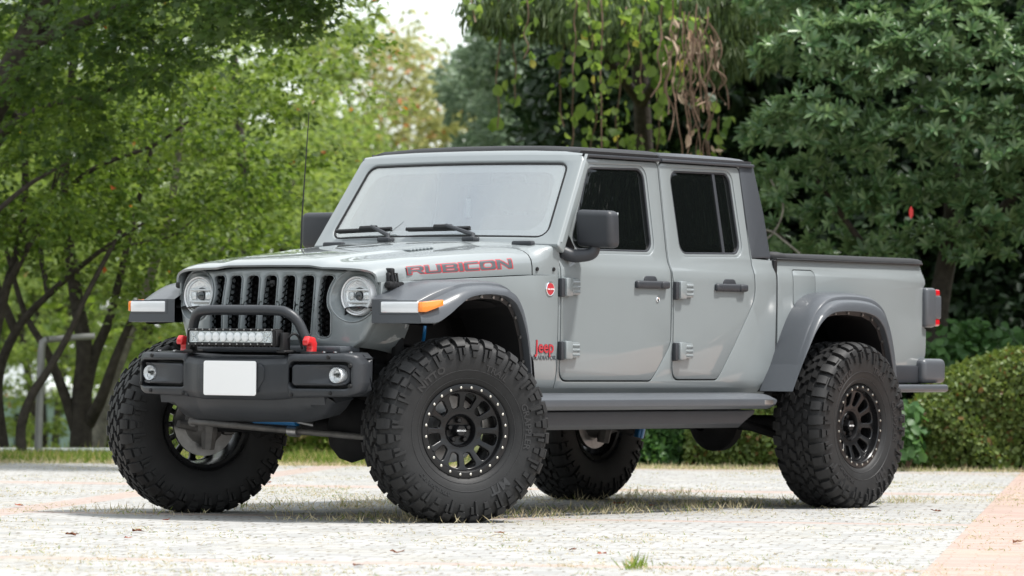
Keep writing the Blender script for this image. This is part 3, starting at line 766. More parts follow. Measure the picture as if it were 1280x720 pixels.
# light bar
lb = part('light_bar', box((.668, -.283, .868), (.735, .283, .948), .007, 2), 'black')
for zz in (.868, .948):
    bm = bmesh.new()
    for i in range(24): join(bm, box((.672, -.278+.0235*i, zz-.006), (.735, -.267+.0235*i, zz+.006), .002, 1))
    part('cooling_fin', bm, 'black', lb)
bz = plate(rrect(0, .9125, .562, .082, .006), [rrect(0, .9125, .540, .060, .004)], .008, .002, lambda u, v, w_: Vector((.7475+w_, u, v)))
part('bezel', bz, 'black', lb)
part_each('bezel_screw', lathe([(0, .0045), (.003, .004), (.004, 0)], 8, 'x'), [(.7475, -.268+.0447*i, zz) for i in range(13) for zz in (.8765, .9485)], 'steel', lb)
part('backplate', box((.735, -.268, .884), (.7435, .268, .941), .002, 1), 'facet', lb)
for i in range(9):
    y = -.188+.047*i
    part('led_reflector', move(lathe([(0, .0235), (.002, .0240), (.004, .020), (.007, .012), (.008, 0)], 20, 'x'), (.7455, y, .9125)), 'whitelens', lb)
for y in (-.238, .238):
    bm = bmesh.new()
    for a in (1, -1):
        join(bm, plate([(-.020, -.018*a), (-.014, -.022*a), (.020, .018*a), (.014, .022*a)], (), .004, .001, lambda u, v, w_: Vector((.7475+w_, y+u, .9125+v))))
    join(bm, plate(rrect(0, 0, .052, .056, .004), [rrect(0, 0, .046, .050, .003)], .003, .001, lambda u, v, w_: Vector((.747+w_, y+u, .9125+v))))
    part('end_reflector', bm, 'whitelens', lb)
part('bar_glass', plate(rrect(0, .9125, .540, .060, .003), (), .002, 0, lambda u, v, w_: Vector((.7505+w_, u, v))), 'lens', lb)
for s in (1, -1):
    bm = box((.655, s*.300-.012, .838), (.715, s*.300+.012, .935), .005, 2); join(bm, box((.63, s*.30-.03, .834), (.72, s*.30+.03, .848), .005, 1))
    part('bar_bracket', bm, 'black', lb)
part('bar_cable', tube(smoothpath([(.68, .30, .90), (.66, .335, .93), (.63, .345, .91), (.61, .35, .855)], 5), .006, 8), 'black', lb)
part('bumper_filler', box((.36, -.52, .835), (.52, .52, .872), .012, 2), 'flare')
part('front_crossmember', box((.30, -.50, .68), (.48, .50, .86), .02, 2), 'dark')

# ---- door mirrors, antenna
for s in (1, -1):
    mr = part('wing_mirror', box((-1.163, .802, 1.398), (-1.063, 1.028, 1.592), .032, 4, lambda c: Vector((c.x+.012*(c.z-1.4)/.19-.02*(c.y-.80), c.y, c.z-.008*(c.y-.80)/.2))) if s > 0 else mirror_y(box((-1.163, .802, 1.398), (-1.063, 1.028, 1.592), .032, 4)), 'trim', angle=60)
    bm = tube(smoothpath([(-1.000, .765, 1.372), (-1.045, .81, 1.350), (-1.10, .88, 1.360), (-1.113, .905, 1.40)], 5), [.030, .032, .033, .034, .035, .035, .035, .034, .033, .033, .032, .031, .030, .028, .026, .024], 12)
    join(bm, box((-1.085, .752, 1.335), (-.985, .785, 1.392), .010, 2))
    if s < 0: mirror_y(bm)
    part('mirror_arm', bm, 'trim', mr)
    bm = plate(roundpoly([(-1.02, 1.385), (-1.13, 1.385), (-1.04, 1.52)], .01), (), .014, .004, side(s, .006), (), CV); part('mirror_triangle', bm, 'black', mr)
    bm = box((-1.1685, .825, 1.415), (-1.162, 1.005, 1.575), .002, 1)
    if s < 0: mirror_y(bm)
    part('mirror_glass', bm, 'chrome', mr)
ant = part('antenna', tube([(-.735, -.755, 1.33), (-.745, -.757, 1.55), (-.80, -.76, 2.115)], [.0055, .004, .0022], 8), 'black')
part('antenna_base', move(lathe([(-.02, .022), (.0, .020), (.03, .009), (.05, .006)], 14, 'z'), (-.735, -.752, 1.335)), 'black', ant)

# ---- badges on the front fender
bd = part('trail_badge', move(lathe([(0, .036), (.004, .0365), (.006, .033), (.005, .031)], 28), (-.862, ys(1.18), 1.176)), 'chrome')
part('badge_disc', move(lathe([(.0045, .032), (.006, .0)], 28), (-.862, ys(1.18), 1.176)), 'decalred', bd)
t = text_mesh('TRAIL RATED', .0095, .0003, .0004, sx=1.0)
xform(t, Matrix(((-1, 0, 0, -.862), (0, 0, 1, ys(1.18)+.0065), (0, 1, 0, 1.1715), (0, 0, 0, 1)))); part('badge_lettering', t, 'white', bd)
part('badge_bar', box((-.892, ys(1.18)+.004, 1.166), (-.832, ys(1.18)+.0062, 1.1835), .001, 1), 'decalred', bd)
def side_text(s_, size, bold, x, z, m_, lift, sx=1., ext=.0008):
    b = text_mesh(s_, size, bold, ext, sx)
    xform(b, Matrix(((-1, 0, 0, x), (0, 0, 1, ys(z)+lift), (0, 1, 0, z), (0, 0, 0, 1))))
    return part('lettering', b, m_)
side_text('Jeep', .092, .0030, -.822, .848, 'decaldark', .002, 1.02)
side_text('Jeep', .092, .0014, -.822, .848, 'decalred', .0042, 1.02)
side_text('GLADIATOR', .030, .0006, -.822, .812, 'decaldark', .002, 1.22)

# ---- rock slider steps
for s in (1, -1):
    def sl(sec, x0, x1, xs=None):
        xs = xs or [x0, x1]; return [[Vector((x, s*y, z)) for y, z in sec] for x in xs]
    top_ = roundpoly([(.79, .640), (.925, .634), (.972, .608), (.972, .572), (.950, .553), (.79, .553)], [0, .012, .01, .01, .01, 0], 3)
    rows = sl(top_, 0, 0, [-.42, -2.60, -2.66]) + [[Vector((-2.72, s*(.79+(y-.79)*.97), .60+(z-.60)*.75)) for y, z in top_], [Vector((-2.745, s*(.79+(y-.79)*.92), .60+(z-.60)*.35)) for y, z in top_]]
    st = part('side_step', loft(rows, close_u=True, cap=True), 'flare', angle=30)
    low = roundpoly([(.78, .548), (.925, .548), (.918, .475), (.895, .452), (.78, .452)], .008, 3)
    rows = sl(low, 0, 0, [-.42, -2.46]) + [[Vector((-2.60, s*(.78+(y-.78)*.9), .548+(z-.548)*.30)) for y, z in low]]
    part('step_skirt', loft(rows, close_u=True, cap=True), 'trim', st)
    bm = plate(rrect(-2.645, .590, .085, .024, .003), (), .003, .001, lambda u, v, w_: Vector((u, s*(.9735+w_), v))); part('step_label', bm, 'steel', st)
    for x in (-.7, -1.3, -1.9, -2.45):
        bm = box((x-.04, .50, .545), (x+.04, .86, .60), .008, 1)
        if s < 0: mirror_y(bm)
        part('step_bracket', bm, 'dark', st)
    rows = [[Vector((x, s*.764, .664)), Vector((x, s*.750, .645)), Vector((x, s*.72, .60)), Vector((x, s*.55, .58))] for x in (-.55, -2.96)]
    part('sill', loft(rows), 'paint')
    # sill seams
    for x in (-1.22, -2.30):
        bm = box((x-.0015, .7625, .664), (x+.0015, .7785, .700), 0)
        if s < 0: mirror_y(bm)
# ---- bed, cover, tailgate, rear bumper, lamps
part('bed_floor', box((-4.50, -.74, .80), (-3.0, .74, .83), .005, 1), 'dark')
part('tailgate', box((-4.565, -.665, .80), (-4.515, .665, 1.372), .014, 3), 'paint')
part('bed_front', box((-3.03, -.745, .80), (-3.002, .745, 1.37), .005, 1), 'paint')
cov = [(-.775, 1.374), (-.778, 1.385), (-.770, 1.402), (-.745, 1.412), (-.4, 1.419), (0, 1.422), (.4, 1.419), (.745, 1.412), (.770, 1.402), (.778, 1.385), (.775, 1.374)]
rows = []
for x, k, dz in ((-2.99, .90, -.004), (-3.02, .96, .004), (-3.07, .985, .004), (-3.13, .99, -.004), (-3.5, 1, -.003), (-4.0, 1, -.004), (-4.45, 1, -.004), (-4.545, .99, -.008), (-4.56, .97, -.022)):
    rows.append([Vector((x, y*k, z+(dz if 0 < i < 10 else 0))) for i, (y, z) in enumerate(cov)])
part('bed_cover', loft(rows, cap=True), 'roofcloth', angle=45)
for s in (1, -1):
    bm = box((-4.53, .752, 1.371), (-3.0, .784, 1.3785), .003, 1)
    if s < 0: mirror_y(bm)
    part('bed_rail', bm, 'black')
    tl = empty('tail_lamp', (-4.52, s*.76, 1.12), 0, truck)
    def tp(nm, bm, m_):
        if s < 0: mirror_y(bm)
        move(bm, (4.52, -s*.76, -1.12)); return part(nm, bm, m_, tl)
    tp('lamp_housing', box((-4.625, .655, 1.012), (-4.512, .822, 1.240), .022, 3), 'flare')
    tp('red_lens', box((-4.688, .665, 1.190), (-4.600, .806, 1.232), .012, 3), 'redlens')
    tp('red_lens', box((-4.688, .665, 1.020), (-4.600, .806, 1.066), .012, 3), 'redlens')
    tp('lamp_centre', box((-4.694, .670, 1.060), (-4.600, .812, 1.196), .012, 3), 'flare')
    tp('reverse_lens', box((-4.697, .700, 1.09), (-4.68, .775, 1.16), .006, 2), 'smoke')
rb = empty('rear_bumper', (-4.5, 0, .72), 0, truck)
def rbp(nm, bm, m_, angle=32): return part(nm, move(bm, (4.5, 0, -.72)), m_, rb, angle)
rbp('bumper_bar', box((-4.66, -.50, .69), (-4.50, .50, .80), .018, 3), 'bumper')
for s in (1, -1):
    def mb(bm): return bm if s > 0 else mirror_y(bm)
    rbp('bumper_end', mb(box((-4.71, .48, .690), (-4.46, .84, .832), .034, 5)), 'flare', 50)
    rbp('bumper_side', mb(box((-4.50, .66, .690), (-4.05, .80, .792), .012, 2)), 'trim')
    rbp('bumper_step', mb(box((-4.66, .60, .640), (-4.08, .885, .684), .016, 3)), 'flare')
for s in (1, -1):
    bm = box((-4.52, s*.3-.02, .55), (-4.35, s*.3+.02, .72), .006, 1); part('tow_bracket', bm, 'dark')

# ---- cabin
part('dashboard', box((-1.22, -.70, 1.10), (-.95, .70, 1.40), .05, 3), 'dash')
part('dash_trim', box((-1.235, -.66, 1.26), (-1.20, .66, 1.33), .01, 2), 'grabred')
sw = bmesh.new(); bmesh.ops.create_circle(sw, segments=4, radius=.01); sw.free()
ring = []
for k in range(33):
    a = 2*pi*k/32; ring.append(Vector((0, .185*cos(a), .185*sin(a))))
bm = tube(ring, .014, 8, cap=False); join(bm, box((-.02, -.17, -.02), (.01, .17, .02), .008, 1)); join(bm, lathe([(-.03, 0), (-.03, .05), (.02, .045), (.02, 0)], 16, 'x'))
xform(bm, Matrix.Translation((-1.36, .37, 1.30)) @ Matrix.Rotation(R(-22), 4, 'Y')); part('steering_wheel', bm, 'dash')
for s in (1, -1):
    bm = box((-2.02, s*.37-.25, .92), (-1.50, s*.37+.25, 1.08), .05, 3)
    join(bm, xform(box((-.08, s*.37-.24, 0), (.06, s*.37+.24, .62), .05, 3), Matrix.Translation((-2.02, 0, 1.0)) @ Matrix.Rotation(R(-14), 4, 'Y')))
    join(bm, xform(box((-.05, s*.37-.13, .64), (.05, s*.37+.13, .80), .04, 3), Matrix.Translation((-2.02, 0, 1.0)) @ Matrix.Rotation(R(-14), 4, 'Y')))
    part('front_seat', bm, 'seat')
bm = box((-2.78, -.62, .95), (-2.35, .62, 1.12), .05, 3); join(bm, box((-2.86, -.62, 1.0), (-2.74, .62, 1.62), .05, 3)); part('rear_seat', bm, 'seat')
part('cabin_floor', box((-2.95, -.74, .66), (-.55, .74, .72), .005, 1), 'dark')
part('firewall', box((-.96, -.74, .70), (-.93, .74, 1.38), .005, 1), 'dark')
bm = tube([(-1.30, .64, 1.84), (-2.0, .66, 1.855), (-2.05, .66, 1.84), (-2.06, .72, 1.0)], .03, 8); join(bm, tube([(-1.30, -.64, 1.84), (-2.0, -.66, 1.855), (-2.05, -.66, 1.84), (-2.06, -.72, 1.0)], .03, 8)); join(bm, tube([(-2.03, -.66, 1.85), (-2.03, .66, 1.85)], .03, 8))
part('roll_bar', bm, 'seat')
part('rear_view_mirror', box((-1.27, -.12, 1.735), (-1.24, .12, 1.80), .012, 2), 'black')
part('hanging_ornament', box((-1.22, -.012, 1.56), (-1.20, .012, 1.66), .004, 1), 'white')
for s in (1, -1):
    bm = box((-1.36, s*.33-.17, 1.80), (-1.27, s*.33+.17, 1.845), .01, 2); part('sun_visor', bm, 'seat')

# ---- frame and running gear
for s in (1, -1):
    bm = tube([(.48, s*.40, .74), (.25, s*.42, .76), (-.45, s*.42, .66), (-.7, s*.45, .60), (-2.7, s*.45, .60), (-3.1, s*.43, .74), (-3.9, s*.43, .76), (-4.5, s*.43, .74)], .060, 6)
    part('frame_rail', bm, 'dark')
    # springs, shocks, arms
    hel = [Vector((.02+.062*cos(2*pi*k/14), s*.50+.062*sin(2*pi*k/14), .60+.30*k/(14*6))) for k in range(14*6+1)]
    part('coil_spring', tube(hel, .0075, 6), 'dark')
    hel = [Vector((-3.40+.062*cos(2*pi*k/14), s*.50+.062*sin(2*pi*k/14), .58+.28*k/(14*6))) for k in range(14*6+1)]
    part('coil_spring', tube(hel, .0075, 6), 'dark')
    bm = tube([(.16, s*.585, .50), (.10, s*.56, 1.06)], .030, 12); part('front_shock', bm, 'dark')
    bm = tube([(-3.66, s*.60, .36), (-3.74, s*.52, .86)], .030, 12); part('rear_shock', bm, 'blue')
    part('control_arm', tube([(-.05, s*.48, .42), (-.80, s*.43, .56)], .028, 8), 'dark'); part('control_arm', tube([(-3.44, s*.50, .40), (-2.75, s*.43, .55)], .028, 8), 'dark')
    part('reservoir_hose', tube(smoothpath([(.02, s*.62, 1.06), (.05, s*.68, 1.0), (.05, s*.68, .93), (.02, s*.64, .86)], 6), .009, 8), 'blue')
    for x0, st_ in ((0, 1), (-WB, 0)):
        ang = STEER if st_ else 0
        mt = Matrix.Translation((x0, s*(.797), TR)) @ Matrix.Rotation(ang, 4, 'Z')
        bm = lathe([(-.012, .09), (-.012, .168), (.014, .168), (.014, .09), (.03, .07), (.06, .07), (.06, 0)], 32); 
        if s < 0: mirror_y(bm)
        part('brake_disc', xform(bm, mt), 'steel')
        bm = box((-.16, -.055, -.06), (-.09, .035, .11), .02, 2)
        join(bm, lathe([(-.11, 0), (-.11, .05), (-.06, .085), (-.015, .105), (-.012, .11), (-.012, 0)], 20))
        join(bm, tube([(0, -.07, -.13), (0, -.09, 0), (0, -.07, .14)], [.035, .05, .035], 8)); join(bm, tube([(-.02, -.05, -.06), (-.17, -.09, -.04)] if x0 else [(.02, -.05, -.02), (.17, -.08, .0)], [.035, .02], 8))
        if s < 0: mirror_y(bm)
        part('brake_caliper', xform(bm, mt), 'castiron')
bm = tube([(0, -.72, TR), (0, .72, TR)], .042, 14); join(bm, move(xform(lathe([(-.14, .03), (-.10, .10), (-.03, .145), (.03, .145), (.10, .11), (.13, .05)], 24, 'x'), Matrix.Rotation(0, 4, 'Z')), (0.02, .26, TR-.01)))
join(bm, move(lathe([(0, .16), (.012, .165), (.05, .13), (.085, .07), (.09, 0)], 12, 'x'), (.08, .26, TR-.015)))
part('front_axle', bm, 'dark')
bm = tube([(-WB, -.72, TR), (-WB, .72, TR)], .045, 14); join(bm, move(lathe([(-.15, .04), (-.10, .12), (-.03, .165), (.03, .165), (.10, .12), (.16, .05)], 24, 'x'), (-WB, .06, TR)))
part('rear_axle', bm, 'dark')
bm = tube([(.215, -.70, .475), (.215, .72, .402)], .0165, 12); part('tie_rod', bm, 'castiron')
for y in (-.69, .68): part('tie_rod_end', tube([(.215, y, .458-.025*y), (.14, y*1.04, .462-.025*y)], .026, 10), 'castiron')
part('steering_damper', tube([(.235, -.26, .500), (.235, .02, .490)], .026, 14), 'blue')
part('damper_rod', tube([(.235, .02, .490), (.225, .12, .474)], .012, 8), 'steel')
part('rod_clamp', tube([(.216, -.045, .4415), (.216, .015, .4385)], .030, 16), 'steel')
part('drag_link', tube([(.19, -.62, .52), (.24, .38, .66)], .016, 10), 'dark')
part('track_bar', tube([(.12, -.42, .55), (.14, .42, .72)], .018, 10), 'dark')
part('transmission', box((-2.0, -.22, .52), (-.3, .22, .80), .05, 2), 'dark')
part('skid_plate', box((-2.25, -.40, .435), (-1.72, .40, .52), .03, 2, lambda c: Vector((c.x*1.0+(.10 if c.z < .47 and c.x < -2 else (-.10 if c.z < .47 else 0)), c.y, c.z))), 'trim')
part('engine_sump', box((-.5, -.25, .58), (.25, .25, .95), .05, 2), 'dark')
part('drive_shaft', tube([(-2.1, .05, .60), (-3.35, .06, .48)], .035, 10), 'dark')
part('muffler', box((-4.15, -.40, .58), (-3.85, .35, .76), .06, 3), 'dark')
part('exhaust_pipe', tube(smoothpath([(-1.0, -.25, .56), (-2.2, -.28, .55), (-3.0, -.3, .62), (-3.3, -.3, .78), (-3.8, -.3, .68)], 4), .03, 10), 'castiron')
part('fuel_tank_skid', box((-3.05, -.52, .50), (-2.35, -.05, .66), .03, 2), 'trim')

# ---- wheels
TW = [(0.0, .4495), (.06, .4485), (.100, .446), (.128, .4385), (.146, .4265), (.156, .408), (.162, .380), (.163, .350), (.159, .312), (.150, .275), (.139, .250), (.128, .2365), (.118, .233)]
sarc = [0]
for i in range(1, len(TW)): sarc.append(sarc[-1]+hypot(TW[i][0]-TW[i-1][0], TW[i][1]-TW[i-1][1]))
def tyre_pt(s_, th, h=0.):
    sg = 1 if s_ >= 0 else -1; a = abs(s_)
    y = interp(a, sarc, [p[0] for p in TW]); r = interp(a, sarc, [p[1] for p in TW]); e = .006
    y2, r2 = interp(a+e, sarc, [p[0] for p in TW]), interp(a+e, sarc, [p[1] for p in TW])
    y1, r1 = interp(max(a-e, 0), sarc, [p[0] for p in TW]), interp(max(a-e, 0), sarc, [p[1] for p in TW])
    ty, tr_ = y2-y1, r2-r1; l = hypot(ty, tr_) or 1; ny, nr = -tr_/l, ty/l
    y, r = y+ny*h, r+nr*h
    return Vector((r*cos(th), sg*y, r*sin(th)))
RT_ = .455
def lug(bm, st, h, ch=.0022):
    h = [q_*1.5 for q_ in h] if isinstance(h, (list, tuple)) else h*1.35
    """st: stations (s, u0, u1) in metres along the section / along the circumference; a raised block with chamfered edges."""
    rows = []; n = len(st)
    for i, (s_, u0, u1) in enumerate(st):
        hh = h[i] if isinstance(h, (list, tuple)) else h
        ds = ch if i == 0 else (-ch if i == n-1 else 0)
        ds *= 1 if st[-1][0] > st[0][0] else -1
        rows.append([bm.verts.new(tyre_pt(s_, u0/RT_, -.002)), bm.verts.new(tyre_pt(s_+ds, (u0+ch)/RT_, hh)), bm.verts.new(tyre_pt(s_+ds, (u1-ch)/RT_, hh)), bm.verts.new(tyre_pt(s_, u1/RT_, -.002))])
    for a, b in zip(rows, rows[1:]):
        for k in range(3): bm.faces.new((a[k], a[k+1], b[k+1], b[k]))
    bm.faces.new(rows[0][::-1]); bm.faces.new(rows[-1])
def ring_text(s_, r0, a0, size, bold, spacing=1.0):
    b = text_mesh(s_, size, bold, .0022, 1.12, spacing=spacing)
    for v in b.verts:
        r = r0+v.co.y; th = a0-v.co.x/(r0+size*.35)
        yy = interp(-r, [-p[1] for p in TW[4:]], [p[0] for p in TW[4:]])
        v.co = Vector((-r*cos(th), yy+.0008+v.co.z, r*sin(th)))
    return b
def make_wheel(parent):
    wroot = empty('wheel', (0, 0, 0), 0, parent)
    prof = [tuple(p) for p in TW]; full = [(-y, r) for y, r in reversed(prof)]+prof[1:]
    bm = lathe(full, 96)
    N = 36; P = 2*pi*RT_/N; wr = random.Random(3)
    for i in range(N):
        u = i*P; j = wr.uniform(-.0015, .0015)
        for sg in (1, -1):
            o = u+(P*.5 if sg < 0 else 0)+j
            # interlocking centre blocks: an S-shaped pair
            lug(bm, [(sg*.004, o+.05*P, o+.62*P), (sg*.020, o+.00*P, o+.66*P), (sg*.030, o+.24*P, o+.92*P), (sg*.047, o+.30*P, o+.92*P)], .0125)
            lug(bm, [(sg*.052, o+.60*P, o+1.22*P), (sg*.066, o+.52*P, o+1.16*P), (sg*.084, o+.48*P, o+1.00*P)], .0125)
            # shoulder blocks wrap on to the sidewall, long and short alternating
            c = o+.10*P
            if i % 2 == 0:
                lug(bm, [(sg*.088, c, c+.66*P), (sg*.112, c-.02*P, c+.70*P), (sg*.135, c, c+.72*P), (sg*.152, c+.02*P, c+.70*P), (sg*.164, c+.04*P, c+.68*P)], [.0135, .0135, .0125, .0105, .0095], .0028)
                lug(bm, [(sg*.169, c+.05*P, c+.32*P), (sg*.19, c+.06*P, c+.31*P), (sg*.232, c+.08*P, c+.30*P)], [.010, .009, .007], .0022)
                lug(bm, [(sg*.169, c+.40*P, c+.68*P), (sg*.186, c+.41*P, c+.67*P), (sg*.204, c+.42*P, c+.66*P)], [.010, .009, .007], .0022)
            else:
                lug(bm, [(sg*.094, c+.02*P, c+.68*P), (sg*.114, c+.02*P, c+.70*P), (sg*.135, c+.04*P, c+.70*P), (sg*.147, c+.06*P, c+.68*P)], [.0125, .0125, .011, .009], .0028)
                lug(bm, [(sg*.153, c+.04*P, c+.72*P), (sg*.166, c+.06*P, c+.70*P), (sg*.180, c+.10*P, c+.66*P)], [.0105, .0095, .008], .0022)
                lug(bm, [(sg*.186, c+.16*P, c+.60*P), (sg*.20, c+.18*P, c+.58*P), (sg*.216, c+.2*P, c+.56*P)], [.008, .007, .006], .002)
    tyre = part('tyre', bm, 'rubber', wroot, 38)
    for rr in (.302, .262):                          # fine sidewall rings
        yy = interp(-rr, [-p[1] for p in TW[4:]], [p[0] for p in TW[4:]])
        q = bmesh.new()
        rows = [[Vector((r_*cos(2*pi*k/72), y_, r_*sin(2*pi*k/72))) for r_, y_ in ((rr+.0025, yy-.001), (rr+.001, yy+.002), (rr-.001, yy+.002), (rr-.0025, yy-.001))] for k in range(72)]
        q.free(); q = loft(rows, close_v=True)
        if rr == .302: sidering = q
        else: join(sidering, q)
    b = sidering
    join(b, ring_text('TRAIL', .312, R(62), .045, .0008)); 
    join(b, ring_text('GRAPPLER', .312, R(4), .045, .0008)); join(b, ring_text('M/T', .306, R(-58), .062, .002))
    join(b, ring_text('NITTO', .316, R(128), .048, .002, 1.1)); join(b, ring_text('37X12.50R17LT', .318, R(236), .026, .0002))
    part('sidewall_lettering', b, 'letter', wroot, 38)
    # rim: barrel, lip, dished face with ten windows
    bm = lathe([(-.128, .232), (-.135, .236), (-.120, .214), (-.09, .205), (.02, .196), (.095, .205), (.108, .208), (.118, .2085), (.118, .200), (.100, .198), (.02, .188), (-.09, .197), (-.122, .206), (-.128, .232)], 64)
    hs = []
    for k in range(12):
        a0, a1 = 2*pi*k/12+R(6.6), 2*pi*(k+1)/12-R(6.6)
        b0, b1 = 2*pi*k/12+R(5.4), 2*pi*(k+1)/12-R(5.4)
        pts = [(.118*cos(a0), .118*sin(a0)), (.186*cos(b0), .186*sin(b0)), (.190*cos((b0+b1)/2), .190*sin((b0+b1)/2)), (.186*cos(b1), .186*sin(b1)), (.118*cos(a1), .118*sin(a1)), (.113*cos((a0+a1)/2), .113*sin((a0+a1)/2))]
        hs.append(roundpoly(pts, [.012, .016, .1, .016, .012, .03], 4))
    def dish(u, v, w_):
        r = hypot(u, v); return Vector((u, .098-.030*max(0, min(1, (.200-r)/.10))**1.3+w_, v))
    face = plate(circ(0, 0, .2005, 60), hs+[circ(0, 0, .080, 36)], .030, .006, dish, [-.16, -.12, -.08, -.04, 0, .04, .08, .12, .16], [-.16, -.12, -.08, -.04, 0, .04, .08, .12, .16], bres=2)
    join(bm, face)
    join(bm, lathe([(.066, .082), (.072, .078), (.060, .072), (.030, .070), (.024, 0)], 36))
    part('rim', bm, 'rim', wroot, 35)
    part('beadlock_ring', lathe([(.112, .2335), (.122, .2365), (.130, .2335), (.132, .226), (.131, .206), (.126, .2015), (.112, .2015)], 72), 'rim', wroot)
    part_each('beadlock_bolt', lathe([(.130, .0068), (.136, .0064), (.1375, .004), (.1375, 0)], 8), [(.2165*cos(2*pi*(k+.5)/24), 0, .2165*sin(2*pi*(k+.5)/24)) for k in range(24)], 'bolt', wroot)
    part_each('lug_nut', lathe([(.024, .016), (.052, .014), (.056, .010), (.056, 0)], 6), [(.052*cos(2*pi*k/5+R(90)), 0, .052*sin(2*pi*k/5+R(90))) for k in range(5)], 'rim', wroot)
    bm = lathe([(.024, .034), (.074, .031), (.080, .026), (.080, 0)], 6); part('hub_cap', bm, 'rim', wroot, 25)
    t = text_mesh('METHOD', .0115, .0003, .0004); 
    for v in t.verts: v.co = Vector((-v.co.x, .0808+v.co.z, v.co.y-.004))
    part('cap_lettering', t, 'white', wroot)
    bm = tube([(.16, .10, -.1), (.165, .125, -.103)], .004, 6); part('valve', bm, 'black', wroot)
    return wroot
def place(wr, loc, rz):
    wr.location = loc; wr.rotation_euler = (0, 0, rz)
w0 = make_wheel(truck)
def copy_wheel():
    r = w0.copy(); COL.objects.link(r); r.parent = truck
    for ch in list(w0.children):
        c = ch.copy(); COL.objects.link(c); c.parent = r
    return r
kx, ky = .09*sin(-STEER), .09*cos(STEER)
spin = [R(8), R(40), R(-21), R(64)]
place(w0, (kx, .797+ky, TR-.006), STEER)
place(copy_wheel(), (-kx, -(.797+ky), TR-.006), pi+STEER)
place(copy_wheel(), (-WB, TRACK/2, TR-.006), 0)
place(copy_wheel(), (-WB, -TRACK/2, TR-.006), pi)
# ================================================================== surroundings
def at(px, dist, z=0.):
    """World point seen in photo column px, dist metres along the view axis, at height z."""
    f2 = Vector((fwd.x, fwd.y, 0)).normalized()
    return Vector((CAM.x, CAM.y, 0)) + f2*dist + rt0*((px-640)/FPX*dist) + Vector((0, 0, z))
E1 = Vector((-.874, -.486, 0)).normalized(); E2 = Vector((-E1.y*-1*-1, 0, 0))
E2 = Vector((E1.y, -E1.x, 0))                       # across, towards the right of the picture

# ---- ground
def sheet(name, pts, z, m_):
    bm = bmesh.new(); bm.faces.new([bm.verts.new((p[0], p[1], z)) for p in pts])
    o = obj(name, bm, m_, None, recalc=True)
    if o.data.polygons[0].normal.z < 0: o.data.flip_normals()
    return tag(o, kind='structure')
def N(nt, typ, **kw):
    n = nt.nodes.new(typ)
    for k, v in kw.items(): setattr(n, k, v)
    return n
soil = mat('rough_grass_and_soil', (.095, .105, .040), .95, 0, .2, bump=.5, bscale=9, vary=.45, vscale=1.2)
def sm(x, a, b): t = max(0, min(1, (x-a)/(b-a))); return t*t*(3-2*t)
def gz(px, dist): return -2.4*sm(dist, 39.5, 62)*(1-sm(px, 380, 560))-.012
rows = []
for d_ in [-700, -60, 0, 20, 30, 34, 37, 39.5, 42, 44, 46, 48, 50, 52, 54, 56, 58, 60, 62, 65, 80, 110, 180, 400, 1500]:
    rows.append([at(p_, d_, gz(p_, d_)) if d_ > 30 else at(640, d_, -.012)+rt0*((p_-640)/FPX*30*12) for p_ in ([-60000, -12000, -4000, -1500, -600, -200, 0, 100, 200, 300, 380, 410, 440, 470, 500, 530, 560, 640, 900, 1300, 2200, 5000, 14000, 60000])])
gsh = obj('ground', loft(rows), soil, None, 60)
if gsh.data.polygons[0].normal.z < 0: gsh.data.flip_normals()
tag(gsh, kind='structure')
